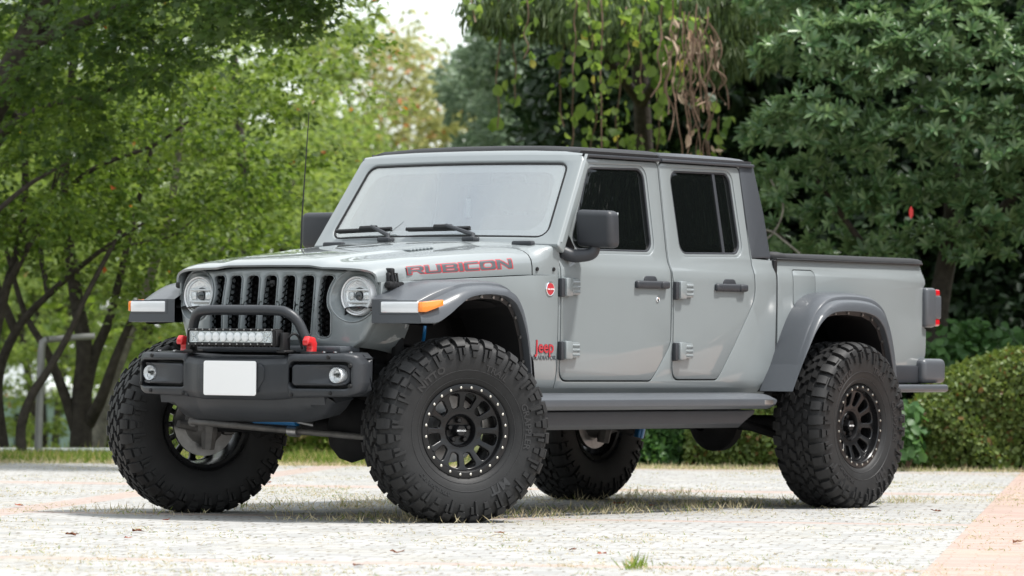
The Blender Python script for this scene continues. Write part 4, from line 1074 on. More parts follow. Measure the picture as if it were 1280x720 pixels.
def paving_material():
    mm = bpy.data.materials.new('granite_setts'); mm.use_nodes = True
    nt = mm.node_tree; L = nt.links.new; b = nt.nodes['Principled BSDF']
    tc = N(nt, 'ShaderNodeTexCoord'); mp = N(nt, 'ShaderNodeMapping'); mp.vector_type = 'TEXTURE'
    mp.inputs['Rotation'].default_value = (0, 0, atan2(E2.y, E2.x))
    L(tc.outputs['Object'], mp.inputs['Vector'])
    # wobble so that courses are never ruler-straight
    nz = N(nt, 'ShaderNodeTexNoise'); nz.inputs['Scale'].default_value = 3.4; nz.inputs['Detail'].default_value = 3; L(mp.outputs[0], nz.inputs['Vector'])
    wob = N(nt, 'ShaderNodeVectorMath', operation='MULTIPLY_ADD'); wob.inputs[1].default_value = (.075, .075, 0); L(nz.outputs['Color'], wob.inputs[0]); L(mp.outputs[0], wob.inputs[2])
    br = N(nt, 'ShaderNodeTexBrick'); br.offset = .5
    br.inputs['Scale'].default_value = 1; br.inputs['Brick Width'].default_value = .125; br.squash = 1.45; br.squash_frequency = 3; br.inputs['Row Height'].default_value = .10
    br.inputs['Mortar Size'].default_value = .008; br.inputs['Mortar Smooth'].default_value = .5
    br.inputs['Color1'].default_value = (.41, .405, .395, 1); br.inputs['Color2'].default_value = (.305, .305, .30, 1); br.inputs['Mortar'].default_value = (.31, .285, .225, 1)
    L(wob.outputs[0], br.inputs['Vector'])
    nm = N(nt, 'ShaderNodeTexNoise'); nm.inputs['Scale'].default_value = 5.5; nm.inputs['Detail'].default_value = 5; L(mp.outputs[0], nm.inputs['Vector'])
    rm = N(nt, 'ShaderNodeMapRange'); rm.inputs['From Min'].default_value = .46; rm.inputs['From Max'].default_value = .60; L(nm.outputs['Fac'], rm.inputs['Value'])
    mm_ = N(nt, 'ShaderNodeMix', data_type='RGBA'); L(rm.outputs[0], mm_.inputs[0]); mm_.inputs[6].default_value = (.30, .285, .255, 1); mm_.inputs[7].default_value = (.14, .12, .09, 1); L(mm_.outputs[2], br.inputs['Mortar'])
    pk = N(nt, 'ShaderNodeTexBrick'); pk.offset = .5
    pk.inputs['Scale'].default_value = 1; pk.inputs['Brick Width'].default_value = .21; pk.inputs['Row Height'].default_value = .105
    pk.inputs['Mortar Size'].default_value = .004
    pk.inputs['Color1'].default_value = (.43, .325, .285, 1); pk.inputs['Color2'].default_value = (.36, .265, .23, 1); pk.inputs['Mortar'].default_value = (.32, .25, .20, 1)
    L(wob.outputs[0], pk.inputs['Vector'])
    # strips: every 5.2 m across, one lengthwise, wide band to the right
    sx = N(nt, 'ShaderNodeSeparateXYZ'); L(mp.outputs[0], sx.inputs[0])
    def math_(op, a, v=None, c=None):
        n = N(nt, 'ShaderNodeMath', operation=op)
        for i, q in enumerate((a, v, c)):
            if q is None: continue
            if isinstance(q, (int, float)): n.inputs[i].default_value = q
            else: L(q, n.inputs[i])
        return n.outputs[0]
    # texture x = across (E2), texture y = depth (-E1 or E1)
    along = math_('MULTIPLY', sx.outputs[1], -1.0)
    t1 = math_('PINGPONG', math_('ADD', along, .12), 2.6)
    s1 = math_('MAXIMUM', math_('LESS_THAN', t1, .11), math_('LESS_THAN', math_('ABSOLUTE', math_('ADD', along, 5.36)), .24))
    s2 = math_('LESS_THAN', math_('ABSOLUTE', math_('ADD', sx.outputs[0], 1.68)), .12)
    s3 = math_('GREATER_THAN', sx.outputs[0], 3.28)
    sa = math_('MAXIMUM', math_('MULTIPLY', math_('MAXIMUM', s1, s2), .7), s3)
    mx = N(nt, 'ShaderNodeMix', data_type='RGBA'); L(sa, mx.inputs[0]); L(br.outputs['Color'], mx.inputs[6]); L(pk.outputs['Color'], mx.inputs[7])
    # dry moss and grit lying in patches
    n2 = N(nt, 'ShaderNodeTexNoise'); n2.inputs['Scale'].default_value = 1.1; n2.inputs['Detail'].default_value = 8; n2.inputs['Roughness'].default_value = .65; L(mp.outputs[0], n2.inputs['Vector'])
    r2 = N(nt, 'ShaderNodeMapRange'); r2.inputs['From Min'].default_value = .5; r2.inputs['From Max'].default_value = .72; r2.inputs['To Max'].default_value = .35; L(n2.outputs['Fac'], r2.inputs['Value'])
    m2 = N(nt, 'ShaderNodeMix', data_type='RGBA'); L(r2.outputs[0], m2.inputs[0]); L(mx.outputs[2], m2.inputs[6]); m2.inputs[7].default_value = (.36, .32, .23, 1)
    n3 = N(nt, 'ShaderNodeTexNoise'); n3.inputs['Scale'].default_value = 26; n3.inputs['Detail'].default_value = 3; L(mp.outputs[0], n3.inputs['Vector'])
    r3 = N(nt, 'ShaderNodeMapRange'); r3.inputs['From Min'].default_value = .62; r3.inputs['From Max'].default_value = .72; r3.inputs['To Max'].default_value = .4; L(n3.outputs['Fac'], r3.inputs['Value'])
    m3 = N(nt, 'ShaderNodeMix', data_type='RGBA'); L(r3.outputs[0], m3.inputs[0]); L(m2.outputs[2], m3.inputs[6]); m3.inputs[7].default_value = (.14, .115, .075, 1)
    L(m3.outputs[2], b.inputs['Base Color']); b.inputs['Roughness'].default_value = .85; b.inputs['Specular IOR Level'].default_value = .25
    hmix = N(nt, 'ShaderNodeMix', data_type='FLOAT'); L(sa, hmix.inputs[0]); L(br.outputs['Fac'], hmix.inputs[2]); L(pk.outputs['Fac'], hmix.inputs[3])
    n4 = N(nt, 'ShaderNodeTexNoise'); n4.inputs['Scale'].default_value = 40; n4.inputs['Detail'].default_value = 4; L(mp.outputs[0], n4.inputs['Vector'])
    hh = math_('SUBTRACT', math_('MULTIPLY', n4.outputs['Fac'], .5), hmix.outputs[0])
    bp = N(nt, 'ShaderNodeBump'); bp.inputs['Strength'].default_value = .7; bp.inputs['Distance'].default_value = .008; L(hh, bp.inputs['Height']); L(bp.outputs[0], b.inputs['Normal'])
    return mm
far = 35.2
A_, B_ = at(-9000, far), at(640+9000, far)
sheet('pavement', [at(-4000, far), at(6000, far), at(6000, far)-Vector((fwd.x, fwd.y, 0))*90, at(-4000, far)-Vector((fwd.x, fwd.y, 0))*90], 0, paving_material())

# ---- leaf and bark materials
def leafmat(name, c0, c1, trans=.45, gloss=.45, spec=.4, odd=None, odd_p=0.0):
    """Leaf colour varies from leaf to leaf; light passes through it."""
    mm = bpy.data.materials.new(name); mm.use_nodes = True
    nt = mm.node_tree; L = nt.links.new; nt.nodes.clear()
    o = N(nt, 'ShaderNodeOutputMaterial'); g = N(nt, 'ShaderNodeNewGeometry')
    mx = N(nt, 'ShaderNodeMix', data_type='RGBA'); L(g.outputs['Random Per Island'], mx.inputs[0]); mx.inputs[6].default_value = (*c0, 1); mx.inputs[7].default_value = (*c1, 1)
    col = mx.outputs[2]
    if odd:
        fr = N(nt, 'ShaderNodeMath', operation='FRACT'); mu = N(nt, 'ShaderNodeMath', operation='MULTIPLY'); mu.inputs[1].default_value = 57.3
        L(g.outputs['Random Per Island'], mu.inputs[0]); L(mu.outputs[0], fr.inputs[0])
        lt = N(nt, 'ShaderNodeMath', operation='LESS_THAN'); lt.inputs[1].default_value = odd_p; L(fr.outputs[0], lt.inputs[0])
        m2 = N(nt, 'ShaderNodeMix', data_type='RGBA'); L(lt.outputs[0], m2.inputs[0]); L(col, m2.inputs[6]); m2.inputs[7].default_value = (*odd, 1); col = m2.outputs[2]
    p = N(nt, 'ShaderNodeBsdfPrincipled'); L(col, p.inputs['Base Color']); p.inputs['Roughness'].default_value = gloss; p.inputs['Specular IOR Level'].default_value = spec
    t = N(nt, 'ShaderNodeBsdfTranslucent'); hs = N(nt, 'ShaderNodeHueSaturation'); hs.inputs['Value'].default_value = 1.7; hs.inputs['Hue'].default_value = .485; hs.inputs['Saturation'].default_value = 1.1
    L(col, hs.inputs['Color']); L(hs.outputs[0], t.inputs['Color'])
    ms = N(nt, 'ShaderNodeMixShader'); ms.inputs[0].default_value = trans; L(p.outputs[0], ms.inputs[1]); L(t.outputs[0], ms.inputs[2]); L(ms.outputs[0], o.inputs[0])
    return mm
LM = {
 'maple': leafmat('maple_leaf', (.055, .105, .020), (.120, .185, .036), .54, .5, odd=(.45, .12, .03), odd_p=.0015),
 'maple_shaded': leafmat('shaded_maple_leaf', (.032, .068, .016), (.074, .130, .028), .45, .5),  # maple leaf darkened: canopy shade put into the colour
 'far': leafmat('haze_lightened_maple_leaf', (.100, .162, .036), (.210, .280, .080), .5, .55, odd=(.45, .16, .04), odd_p=.002),  # maple leaf lightened in place of distance haze
 'pale': leafmat('haze_paled_turning_leaf', (.20, .235, .09), (.34, .34, .15), .5, .55, odd=(.50, .20, .09), odd_p=.025),  # yellowing leaf, paled further to stand for haze
 'blue': leafmat('blue_green_leaf', (.105, .160, .095), (.20, .26, .175), .42, .45),
 'rosette': leafmat('glossy_rosette_leaf', (.060, .132, .052), (.180, .268, .120), .30, .34, .55),
 'deep': leafmat('shade_darkened_leaf', (.012, .030, .012), (.030, .060, .022), .2, .5),  # near-black green: understorey shade put into the leaf colour
 'vine': leafmat('vine_leaf', (.085, .16, .03), (.22, .31, .08), .5, .5, odd=(.45, .42, .10), odd_p=.04),
 'willow': leafmat('narrow_drooping_leaf', (.055, .095, .035), (.12, .165, .065), .4, .45),
 'hedge': leafmat('hedge_leaf', (.080, .132, .028), (.165, .212, .058), .3, .45, odd=(.16, .10, .03), odd_p=.05),
 'kudzu': leafmat('broad_ground_leaf', (.040, .105, .028), (.085, .175, .05), .35, .5),
 'dry': leafmat('dry_leaf', (.34, .24, .16), (.55, .44, .34), .3, .7),
 'straw': leafmat('dry_grass_blade', (.40, .35, .21), (.60, .54, .36), .4, .7, odd=(.16, .22, .05), odd_p=.18),
 'grass': leafmat('grass_blade', (.10, .17, .03), (.24, .32, .07), .45, .6, odd=(.5, .42, .2), odd_p=.2),
}
M['bark'] = mat('dark_bark', (.050, .043, .036), .9, 0, .2, bump=.8, bscale=40, vary=.35, vscale=18)
M['palebark'] = mat('lichen_bark', (.20, .185, .155), .9, 0, .2, bump=.7, bscale=40, vary=.45, vscale=14)
M['twig'] = mat('brown_twig', (.17, .11, .075), .9)
M['pipe'] = mat('galvanised_pipe', (.27, .27, .26), .5, .3, vary=.12, vscale=8)
M['railwhite'] = mat('white_rail_paint', (.78, .79, .78), .5)
M['wallpale'] = mat('pale_render', (.52, .55, .54), .8, vary=.06, vscale=2)
M['wallgreen'] = mat('greenish_panel', (.24, .33, .29), .7)

# ---- leaf clouds (numpy): every leaf is its own small folded face
rng = np.random.default_rng(11)
def unit(v): return v/np.maximum(np.linalg.norm(v, axis=-1, keepdims=True), 1e-9)
def leaves(name, P, D, Nn, ln, wd, m_, parent=None, fold=.18, shape='diamond'):
    """P bases, D directions, Nn normals, ln lengths, wd widths -> one mesh of leaf blades."""
    n = len(P); D = unit(D); S = unit(np.cross(D, Nn)); Nn = unit(np.cross(S, D))
    ln = np.broadcast_to(ln, (n,))[:, None]; wd = np.broadcast_to(wd, (n,))[:, None]
    if shape == 'diamond':
        V = np.stack([P, P+D*ln*.45+S*wd*.5+Nn*wd*fold, P+D*ln-Nn*ln*.08, P+D*ln*.45-S*wd*.5+Nn*wd*fold], 1); k = 4
        F = [(0, 1, 2), (0, 2, 3)]
    elif shape == 'oval':
        V = np.stack([P, P+D*ln*.3+S*wd*.42+Nn*wd*fold, P+D*ln*.7+S*wd*.46+Nn*wd*fold, P+D*ln-Nn*ln*.1, P+D*ln*.7-S*wd*.46+Nn*wd*fold, P+D*ln*.3-S*wd*.42+Nn*wd*fold], 1); k = 6
        F = [(0, 1, 2, 3), (0, 3, 4, 5)]
    else:                                            # palmate: five points, flat star
        V = [P]
        for a, r in ((-2.0, .55), (-1.35, .35), (-1.0, .95), (-.5, .42), (0, 1.1), (.5, .42), (1.0, .95), (1.35, .35), (2.0, .55)):
            V.append(P+D*ln*(.35+.6*r*math.cos(a))+S*wd*.75*r*math.sin(a)-Nn*ln*.10*r)
        V = np.stack(V, 1); k = 10
        F = [tuple(range(10))]
    V = V.reshape(-1, 3)
    fl = len(F); base = (np.arange(n)*k)[:, None]
    idx = np.concatenate([base+np.array(f)[None, :] for f in F], 1).reshape(-1)
    sizes = np.tile(np.array([len(f) for f in F]), n)
    me = bpy.data.meshes.new(name)
    me.vertices.add(len(V)); me.vertices.foreach_set('co', V.astype(np.float32).ravel())
    me.loops.add(len(idx)); me.loops.foreach_set('vertex_index', idx.astype(np.int32))
    me.polygons.add(len(sizes)); st = np.concatenate([[0], np.cumsum(sizes)[:-1]]).astype(np.int32)
    me.polygons.foreach_set('loop_start', st); me.polygons.foreach_set('loop_total', sizes.astype(np.int32))
    me.update(calc_edges=True); me.materials.append(m_)
    return link(name, me, parent)
def rand_dirs(n): return unit(rng.normal(size=(n, 3)))
def sprays(centres, radii, thick, per, tilt=.25):
    """Leaves in flat layered sprays: returns P, D, N."""
    P, D, Nn = [], [], []
    for c, r, k in zip(centres, radii, per):
        a = rng.uniform(0, 2*pi, k); rr = r*np.sqrt(rng.uniform(0, 1, k)); ax = rng.normal(size=2)*tilt
        x, y = rr*np.cos(a), rr*np.sin(a)
        # lumpy outline and gaps
        keep = rng.uniform(0, 1, k) < .55+.45*np.sin(x*5.1/r+c[0]*9)*np.cos(y*4.3/r+c[1]*7)
        z = ax[0]*x+ax[1]*y+rng.normal(size=k)*thick-.18*(rr/r)**2*r
        p = np.stack([c[0]+x, c[1]+y, c[2]+z], 1)[keep]
        P.append(p); n2 = len(p)
        d = np.stack([np.cos(a), np.sin(a), np.full(k, -.25)], 1)[keep]+rng.normal(size=(n2, 3))*.55
        D.append(d); Nn.append(np.array([ax[0]*-1, ax[1]*-1, 1.0])+rng.normal(size=(n2, 3))*.42)
    return np.concatenate(P), np.concatenate(D), np.concatenate(Nn)
def blobs(centres, radii, per, squash=.8, shell=.55):
    """Leaves in rounded clumps, denser towards the surface, facing outwards."""
    P, D, Nn = [], [], []
    for c, r, k in zip(centres, radii, per):
        d = rand_dirs(k); rr = r*(shell+(1-shell)*rng.uniform(0, 1, k)**.6)*(1+.22*np.sin(d[:, 0]*5+c[0]*3)*np.sin(d[:, 1]*6+c[1]*5)*np.cos(d[:, 2]*5))
        p = np.array(c)+d*rr[:, None]*np.array([1, 1, squash]); P.append(p)
        D.append(d*.7+rng.normal(size=(k, 3))*.6+np.array([0, 0, -.1])); Nn.append(d*.6+np.array([0, 0, .7])+rng.normal(size=(k, 3))*.4)
    return np.concatenate(P), np.concatenate(D), np.concatenate(Nn)
def limb(pts, r0, r1, n=8):
    P = smoothpath(pts, 5); k = len(P)
    return tube(P, [r0+(r1-r0)*i/(k-1) for i in range(k)], n)
# ---- trees. Each: Empty at its foot > trunk (with limbs), crown
def tree(name, foot, limbs, label, group, bark='bark'):
    t = empty(name, foot); tag(t, label, 'tree', group)
    bm = bmesh.new()
    for pts, r0, r1 in limbs: join(bm, limb([Vector(p)-foot for p in pts], r0, r1))
    part('trunk', bm, bark, t, 60)
    return t
def crown(t, PDN, ln, wd, m_, shape='diamond', jit=.25, name='crown'):
    P, D, Nn = PDN; n = len(P); k = 1+rng.normal(size=n)*jit*.6; k = np.clip(k, .55, 1.6)
    return leaves(name, P-np.array(t.location), D, Nn, ln*k, wd*k, LM[m_], t, shape=shape)
def spray_tree(foot, lean, h, R0, nspray, m_, label, group, ln=.075, wd=.05, dens=420, zlo=1.3, rad=(.5, 1.0), bark='bark', stems=3, seed=0, rt_=.10, shape='diamond'):
    rs = np.random.default_rng(seed)
    cs, limbs = [], []
    tips = []
    for k in range(stems):
        a = 2*pi*k/stems+rs.uniform(-.5, .5); sp = rs.uniform(.25, .5)
        p = [foot+Vector((.08*cos(a), .08*sin(a), -.05)), foot+Vector((cos(a)*sp*.5, sin(a)*sp*.5, h*.22)), foot+Vector((cos(a)*sp*1.6+lean[0], sin(a)*sp*1.6+lean[1], h*.50)), foot+Vector((cos(a)*sp*2.6+lean[0]*1.6, sin(a)*sp*2.6+lean[1]*1.6, h*.85))]
        limbs.append((p, rt_*rs.uniform(.7, 1), .02)); tips.append(p)
    for i in range(nspray):
        a = rs.uniform(0, 2*pi); rr = R0*sqrt(rs.uniform(.02, 1)); z = zlo+(h-zlo)*rs.uniform(0, 1)**1.15
        rr *= (1-.55*max(0, (z-h*.55)/(h*.45)))
        c = Vector((foot.x+lean[0]*z/h+rr*cos(a), foot.y+lean[1]*z/h+rr*sin(a), z+foot.z*.8)); cs.append(c)
        if i % 3 == 0:
            st = tips[i % stems]; b = st[1].lerp(st[2], rs.uniform(0, 1)) if z < h*.5 else st[2].lerp(st[3], rs.uniform(0, .8))
            limbs.append(([b, b.lerp(c, .5)+Vector((0, 0, .12)), c+Vector((0, 0, -.02))], .028, .007))
    t = tree('deciduous_tree', foot, limbs, label, group, bark)
    rads = rs.uniform(rad[0], rad[1], nspray)
    crown(t, sprays([tuple(c) for c in cs], rads, .05, (dens*rads**2/.5).astype(int)), ln, wd, m_, shape)
    return t
GL_ = 'broadleaf trees behind the paving on the left'
V = Vector
# nearest left tree: trunk leaving the frame at the upper left, shade-darkened sprays along the top
f0 = at(-95, 37)
t = tree('deciduous_tree', f0, [([f0+V((0, 0, -.05)), at(-80, 37, 1.2), at(-40, 36.6, 2.3), at(28, 36, 3.1), at(70, 35.6, 3.7), at(140, 35, 5.2)], .15, .08),
    ([at(-40, 36.6, 2.3), at(40, 36, 2.62), at(120, 35.4, 2.72), at(200, 35, 2.9)], .030, .010),
    ([at(28, 36, 3.1), at(160, 35, 3.35), at(300, 34, 3.45), at(430, 33, 3.42)], .05, .010),
    ([at(-60, 36.8, 1.9), at(0, 36.5, 2.45), at(20, 36.4, 2.62)], .05, .03),
    ([at(70, 35.6, 3.7), at(260, 34.4, 4.4), at(480, 33.5, 4.8)], .05, .015)],
    'dark trunked tree leaning in at the upper left corner with shaded leaves', GL_)
cs = []; rs_ = []
for px, d, z, r in [(20, 36, 3.35, .55), (110, 35, 3.3, .6), (60, 35.5, 2.75, .42), (150, 35, 2.80, .40), (215, 34.6, 2.92, .34), (205, 34.5, 3.4, .55), (290, 34, 3.28, .42), (345, 33.5, 3.26, .42), (395, 33.3, 3.40, .32), (440, 33, 3.52, .26), (280, 34, 3.55, .5), (360, 33.5, 3.58, .5), (478, 33, 3.62, .22), (250, 34.4, 3.14, .34), (320, 33.6, 3.36, .40), (375, 33.4, 3.24, .30), (410, 33.2, 3.56, .34), (455, 33, 3.62, .28), (500, 33, 3.72, .26), (180, 34.8, 3.62, .45), (230, 34.4, 3.45, .5), (90, 35.2, 3.0, .5), (160, 35, 3.1, .45),
                 (100, 35.5, 2.35, .33), (40, 36, 2.45, .30), (300, 33.6, 3.12, .30), (350, 33.4, 3.10, .22), (430, 33, 3.8, .5), (200, 34, 3.9, .8), (50, 35, 4.0, .9), (330, 33.5, 4.2, .9), (480, 33, 4.4, .7), (150, 35, 4.8, 1.2), (350, 34, 5.2, 1.2)]:
    cs.append(tuple(at(px, d, z))); rs_.append(r)
crown(t, sprays(cs, rs_, .05, [int(1900*r*r)+80 for r in rs_], .3), .085, .060, 'maple_shaded', 'palmate')
# second row: sunlit layers with bare limbs sweeping up to the right
def hand_tree(px, dref, limbs, spr, m_, label, ln, wd, dens=900, thick=.045, shape='diamond', bark='bark', group=GL_, tilt=.25, dist=None):
    dist = dist or dref; g0 = gz(px, dist); f = at(px, dist, g0); k_ = dist/dref
    limbs = [([(a, dd, g0-.05 if z == -.05 else .863+(z-.863)*k_) for a, dd, z in pts], r0*k_, r1*k_) for pts, r0, r1 in limbs]
    spr = [(a, d-dref+dist if d > 10 else d, .863+(z-.863)*k_, r*k_) for a, d, z, r in spr]
    L = [([at(a, dist+dd, z) for a, dd, z in pts], r0, r1) for pts, r0, r1 in limbs]
    t = tree('deciduous_tree', f, L, label, group, bark)
    crown(t, sprays([tuple(at(a, dist+dd, z)) for a, dd, z, r in spr], [s_[3] for s_ in spr], thick, [int(dens*s_[3]**2)+40 for s_ in spr], tilt), ln, wd, m_, shape)
    return t
q = random.Random(5)
def scatter(n, x0, x1, d0, d1, z0, z1, r0, r1, keep=None):
    out = []
    while len(out) < n:
        a, d, z = q.uniform(x0, x1), q.uniform(d0, d1), q.uniform(z0, z1)
        if keep and not keep(a, z): continue
        out.append((a, d, z, q.uniform(r0, r1)))
    return out
hand_tree(-20, 41, [([(-20, 0, -.05), (-8, 0, .8), (8, 0, 1.35), (24, 0, 1.75), (30, 0, 2.3), (22, 0, 3.4)], .050, .025), ([(8, 0, 1.35), (60, -.3, 2.0), (115, -.5, 2.35), (190, -.6, 2.55), (240, -.7, 2.78)], .034, .010), ([(24, 0, 1.75), (60, .2, 2.15), (70, .2, 2.4)], .02, .008)],
    scatter(34, -120, 300, -1.2, 1.2, 1.75, 3.6, .22, .42, lambda a, z: z > 1.55+max(0, a)*.0022) + scatter(14, -200, 250, -1.5, 1.5, 3.7, 5.5, .5, .9), 'maple', 'slender multi-branched tree at the left edge with a long limb sweeping right', .065, .044, 1500, dist=37.4)
hand_tree(8, 44, [([(8, 0, -.05), (-2, 0, .5), (20, 0, .98), (60, 0, 1.32), (125, -.4, 1.72), (180, -.5, 1.98)], .06, .012), ([(20, 0, .98), (-8, 0, 1.5), (-20, 0, 2.2), (-30, 0, 3.4)], .045, .02), ([(60, 0, 1.32), (50, .3, 1.9), (80, .4, 2.6)], .03, .01), ([(125, -.4, 1.72), (210, -.6, 1.85), (240, -.6, 2.0)], .018, .008)],
    scatter(34, -80, 330, -1.2, 1.2, 1.5, 3.2, .22, .42, lambda a, z: z > 1.2+max(0, a)*.001) + scatter(12, -200, 300, -1.5, 1.5, 3.3, 5.5, .5, .9), 'maple', 'low forked tree near the pipe post with an arching grey limb', .06, .040, 1400, dist=37.9)
hand_tree(32, 43, [([(32, 0, -.05), (28, 0, .12), (42, 0, .42), (60, 0, .62), (88, 0, .98), (106, 0, 1.28), (150, 0, 1.9)], .050, .02)],
    scatter(10, 60, 260, -.8, .8, 1.5, 2.6, .25, .4), 'maple', 'thin leaning sapling crossing in front of the grey pipe post', .06, .040, 1300, dist=36.9)
hand_tree(105, 47, [([(103, 0, -.05), (104, 0, .4), (106, 0, .85), (92, .2, 1.5), (80, .3, 2.4), (90, .3, 4.0)], .115, .03), ([(106, 0, .35), (118, 0, .75), (138, 0, 1.15), (160, .2, 1.9), (200, .2, 3.2)], .07, .018), ([(98, 0, .0), (80, 0, .42), (58, 0, .82), (30, .1, 1.2), (0, .1, 2.0)], .06, .02), ([(112, 0, .1), (128, -.2, .35), (148, -.3, .8), (175, -.3, 1.3)], .07, .03)],
    scatter(46, -60, 430, -1.5, 1.5, 1.35, 3.6, .26, .50, lambda a, z: z > 1.25) + scatter(16, -200, 450, -2, 2, 3.7, 6, .6, 1.1), 'maple', 'thick dark multi-stemmed tree standing left of the front wheel', .065, .044, 1250, dist=38.2)
hand_tree(160, 49, [([(122, 0, -.05), (135, 0, .35), (152, 0, .75), (172, 0, 1.2), (210, 0, 2.2), (230, 0, 3.5)], .085, .03), ([(172, 0, 1.2), (240, 0, 1.5), (300, 0, 2.1)], .03, .01)],
    scatter(46, 100, 470, -1.5, 1.5, .95, 3.0, .24, .46, lambda a, z: z > 1.0+max(0, (230-a))*.003) + scatter(12, 100, 450, -2, 2, 3.2, 5.2, .5, .9), 'far', 'pale barked leaning tree seen just above the front tyre', .075, .046, 1150, bark='palebark', dist=39.0)
hand_tree(-40, 56, [([(-40, 0, -.05), (-30, 0, 1.2), (-50, 0, 4)], .12, .05)], scatter(40, -160, 220, -2, 2, 1.5, 4.2, .3, .6) + scatter(12, -200, 200, -2, 2, 4.4, 7, .7, 1.2), 'far', 'sunlit tree at the far left behind the forked trunks', .08, .055, 800)
hand_tree(250, 58, [([(250, 0, -.05), (262, 0, 1.4), (240, 0, 4)], .13, .05)], scatter(64, 100, 440, -2, 2, .55, 3.9, .3, .6) + scatter(14, 100, 430, -2, 2, 4.2, 6.4, .7, 1.2), 'far', 'bright yellow green tree rising behind the grille', .08, .055, 850)
hand_tree(360, 66, [([(360, 0, -.05), (350, 0, 1.4), (370, 0, 4)], .13, .05)], scatter(60, 260, 470, -2, 2, .2, 4.4, .35, .7), 'far', 'sunlit tree standing behind the tip of the aerial', .09, .06, 640)
for px, d, sd_, lab in ((60, 72, 3, 'hazy distant tree behind the grey pipe post'), (200, 75, 4, 'hazy distant tree behind the right-hand flare'), (330, 82, 8, 'distant bright tree low behind the bonnet edge')):
    spray_tree(at(px, d, gz(px, d)), (.2, .1), 8.5, 3.0, 66, 'far', lab, GL_, .12, .085, 560, (3.4 if px < 100 else 2.2), (.5, .95), seed=sd_)
hand_tree(-90, 36.4, [([(-90, 0, -.05), (-96, 0, 1.2), (-80, 0, 3.6)], .10, .05), ([(-95, 0, 1.3), (20, -.3, 2.0), (120, -.4, 2.35)], .03, .008)],
    scatter(24, -40, 300, -1.4, .6, 2.3, 3.3, .22, .40) + scatter(9, -40, 160, -1.2, .4, 1.5, 2.3, .18, .28), 'maple', 'leafy tree rooted just outside the left edge with sprays drooping over the trunks', .060, .042, 1700)
hand_tree(300, 52, [([(300, 0, -.05), (310, 0, 1.5), (290, 0, 4)], .10, .04)], scatter(40, 170, 420, -1.5, 1.5, 1.6, 4.3, .28, .5), 'far', 'mid green tree directly behind the right-hand flare and grille', .075, .052, 800)
hand_tree(100, 60, [([(100, 0, -.05), (104, 0, .6), (96, 0, 2)], .08, .03)], scatter(95, -80, 235, -1.5, 1.5, -.45, 1.75, .22, .42), 'far', 'sunlit low bushy tree seen between the forked trunks at the left', .08, .055, 700)
# pale tree with turning leaves under the gap of sky
f = at(470, 84, gz(470, 84))
t = tree('deciduous_tree', f, [([f+V((0, 0, -.05)), at(450, 84, 2.6), at(458, 84, 3.6), at(500, 84, 4.6), at(530, 84, 5.6)], .13, .03), ([at(450, 84, 2.6), at(430, 84, 3.8), at(436, 84, 5.2)], .07, .02), ([at(458, 84, 3.6), at(520, 84, 4.2), at(552, 84, 4.9)], .05, .015)],
    'pale yellowing tree with reddish specks below the gap of white sky', 'trees in the middle distance', 'palebark')
sp = scatter(230, 385, 600, -2.2+84, 2.2+84, .6, 6.35, .30, .60, lambda a, z: z < 6.35-.30*abs((a-450)/85)**2)
crown(t, sprays([tuple(at(a, d, z)) for a, d, z, r in sp], [s_[3] for s_ in sp], .09, [int(520*s_[3]**2)+20 for s_ in sp], .5), .12, .09, 'pale')
# blue-green rounded evergreens in the middle
GM = 'trees in the middle distance'
def clump_tree(px, dist, clumps, m_, label, ln, wd, per, group=GM, shape='oval', sq=.8, trunk_h=2.5, name='evergreen_tree', r0=.12):
    f = at(px, dist, gz(px, dist))
    t = tree(name, f, [([f+V((0, 0, -.05)), f+V((.05, .05, trunk_h*.5)), f+V((0, .1, trunk_h))], r0, r0*.4)]+[([f+V((0, .05, trunk_h*.4)), f.lerp(c, .6)+V((0, 0, c.z*.75)), c] if 0 else [f+V((.02, .05, trunk_h*.45)), (f+V((0, 0, trunk_h*.6))).lerp(c, .55), c], r0*.35, .01) for c in [at(a, dist+dd, z) for a, dd, z, r in clumps[::3]]], label, group)
    crown(t, blobs([tuple(at(a, dist+dd, z)) for a, dd, z, r in clumps], [c[3] for c in clumps], [int(per*c[3]**2)+60 for c in clumps], sq), ln, wd, m_, shape)
    return t
clump_tree(590, 62, scatter(56, 572, 730, -1.2, 1.2, .4, 4.9, .32, .55, lambda a, z: z < 4.95-max(0, 640-a)*.011), 'blue', 'blue green rounded evergreen right of the gap of sky', .12, .06, 1900)
clump_tree(690, 57, scatter(52, 600, 790, -1.2, 1.2, .4, 4.9, .30, .5), 'blue', 'blue green evergreen behind the cab roof', .11, .055, 2000)
clump_tree(545, 72, scatter(26, 470, 640, -1.5, 1.5, .3, 3.7, .36, .6, lambda a, z: z < 3.5-max(0, 575-a)*.016), 'blue', 'dull green bushy tree behind the windscreen', .12, .07, 1600)
clump_tree(430, 74, scatter(30, 380, 560, -1.2, 1.2, .2, 3.0, .36, .6), 'far', 'yellow green bush behind the right-hand mirror', .12, .08, 1500, shape='diamond')
# wall of evergreens behind the bed, deep shade put into their leaf colour
for px, d, lab in ((815, 45, 'deep green shaded evergreen behind the hanging vines'), (880, 47, 'deep green shaded evergreen behind the rear doors'), (1020, 46, 'heavily shaded evergreen behind the pickup bed'), (1160, 45, 'heavily shaded evergreen behind the tail lamp'), (1300, 45, 'heavily shaded evergreen at the right edge')):
    clump_tree(px, d, scatter(80, px-100, px+100, -1.2, 1.2, .2, 5.0, .38, .62), 'deep', lab, .12, .065, 1100, 'shaded evergreens behind the truck', r0=.10)
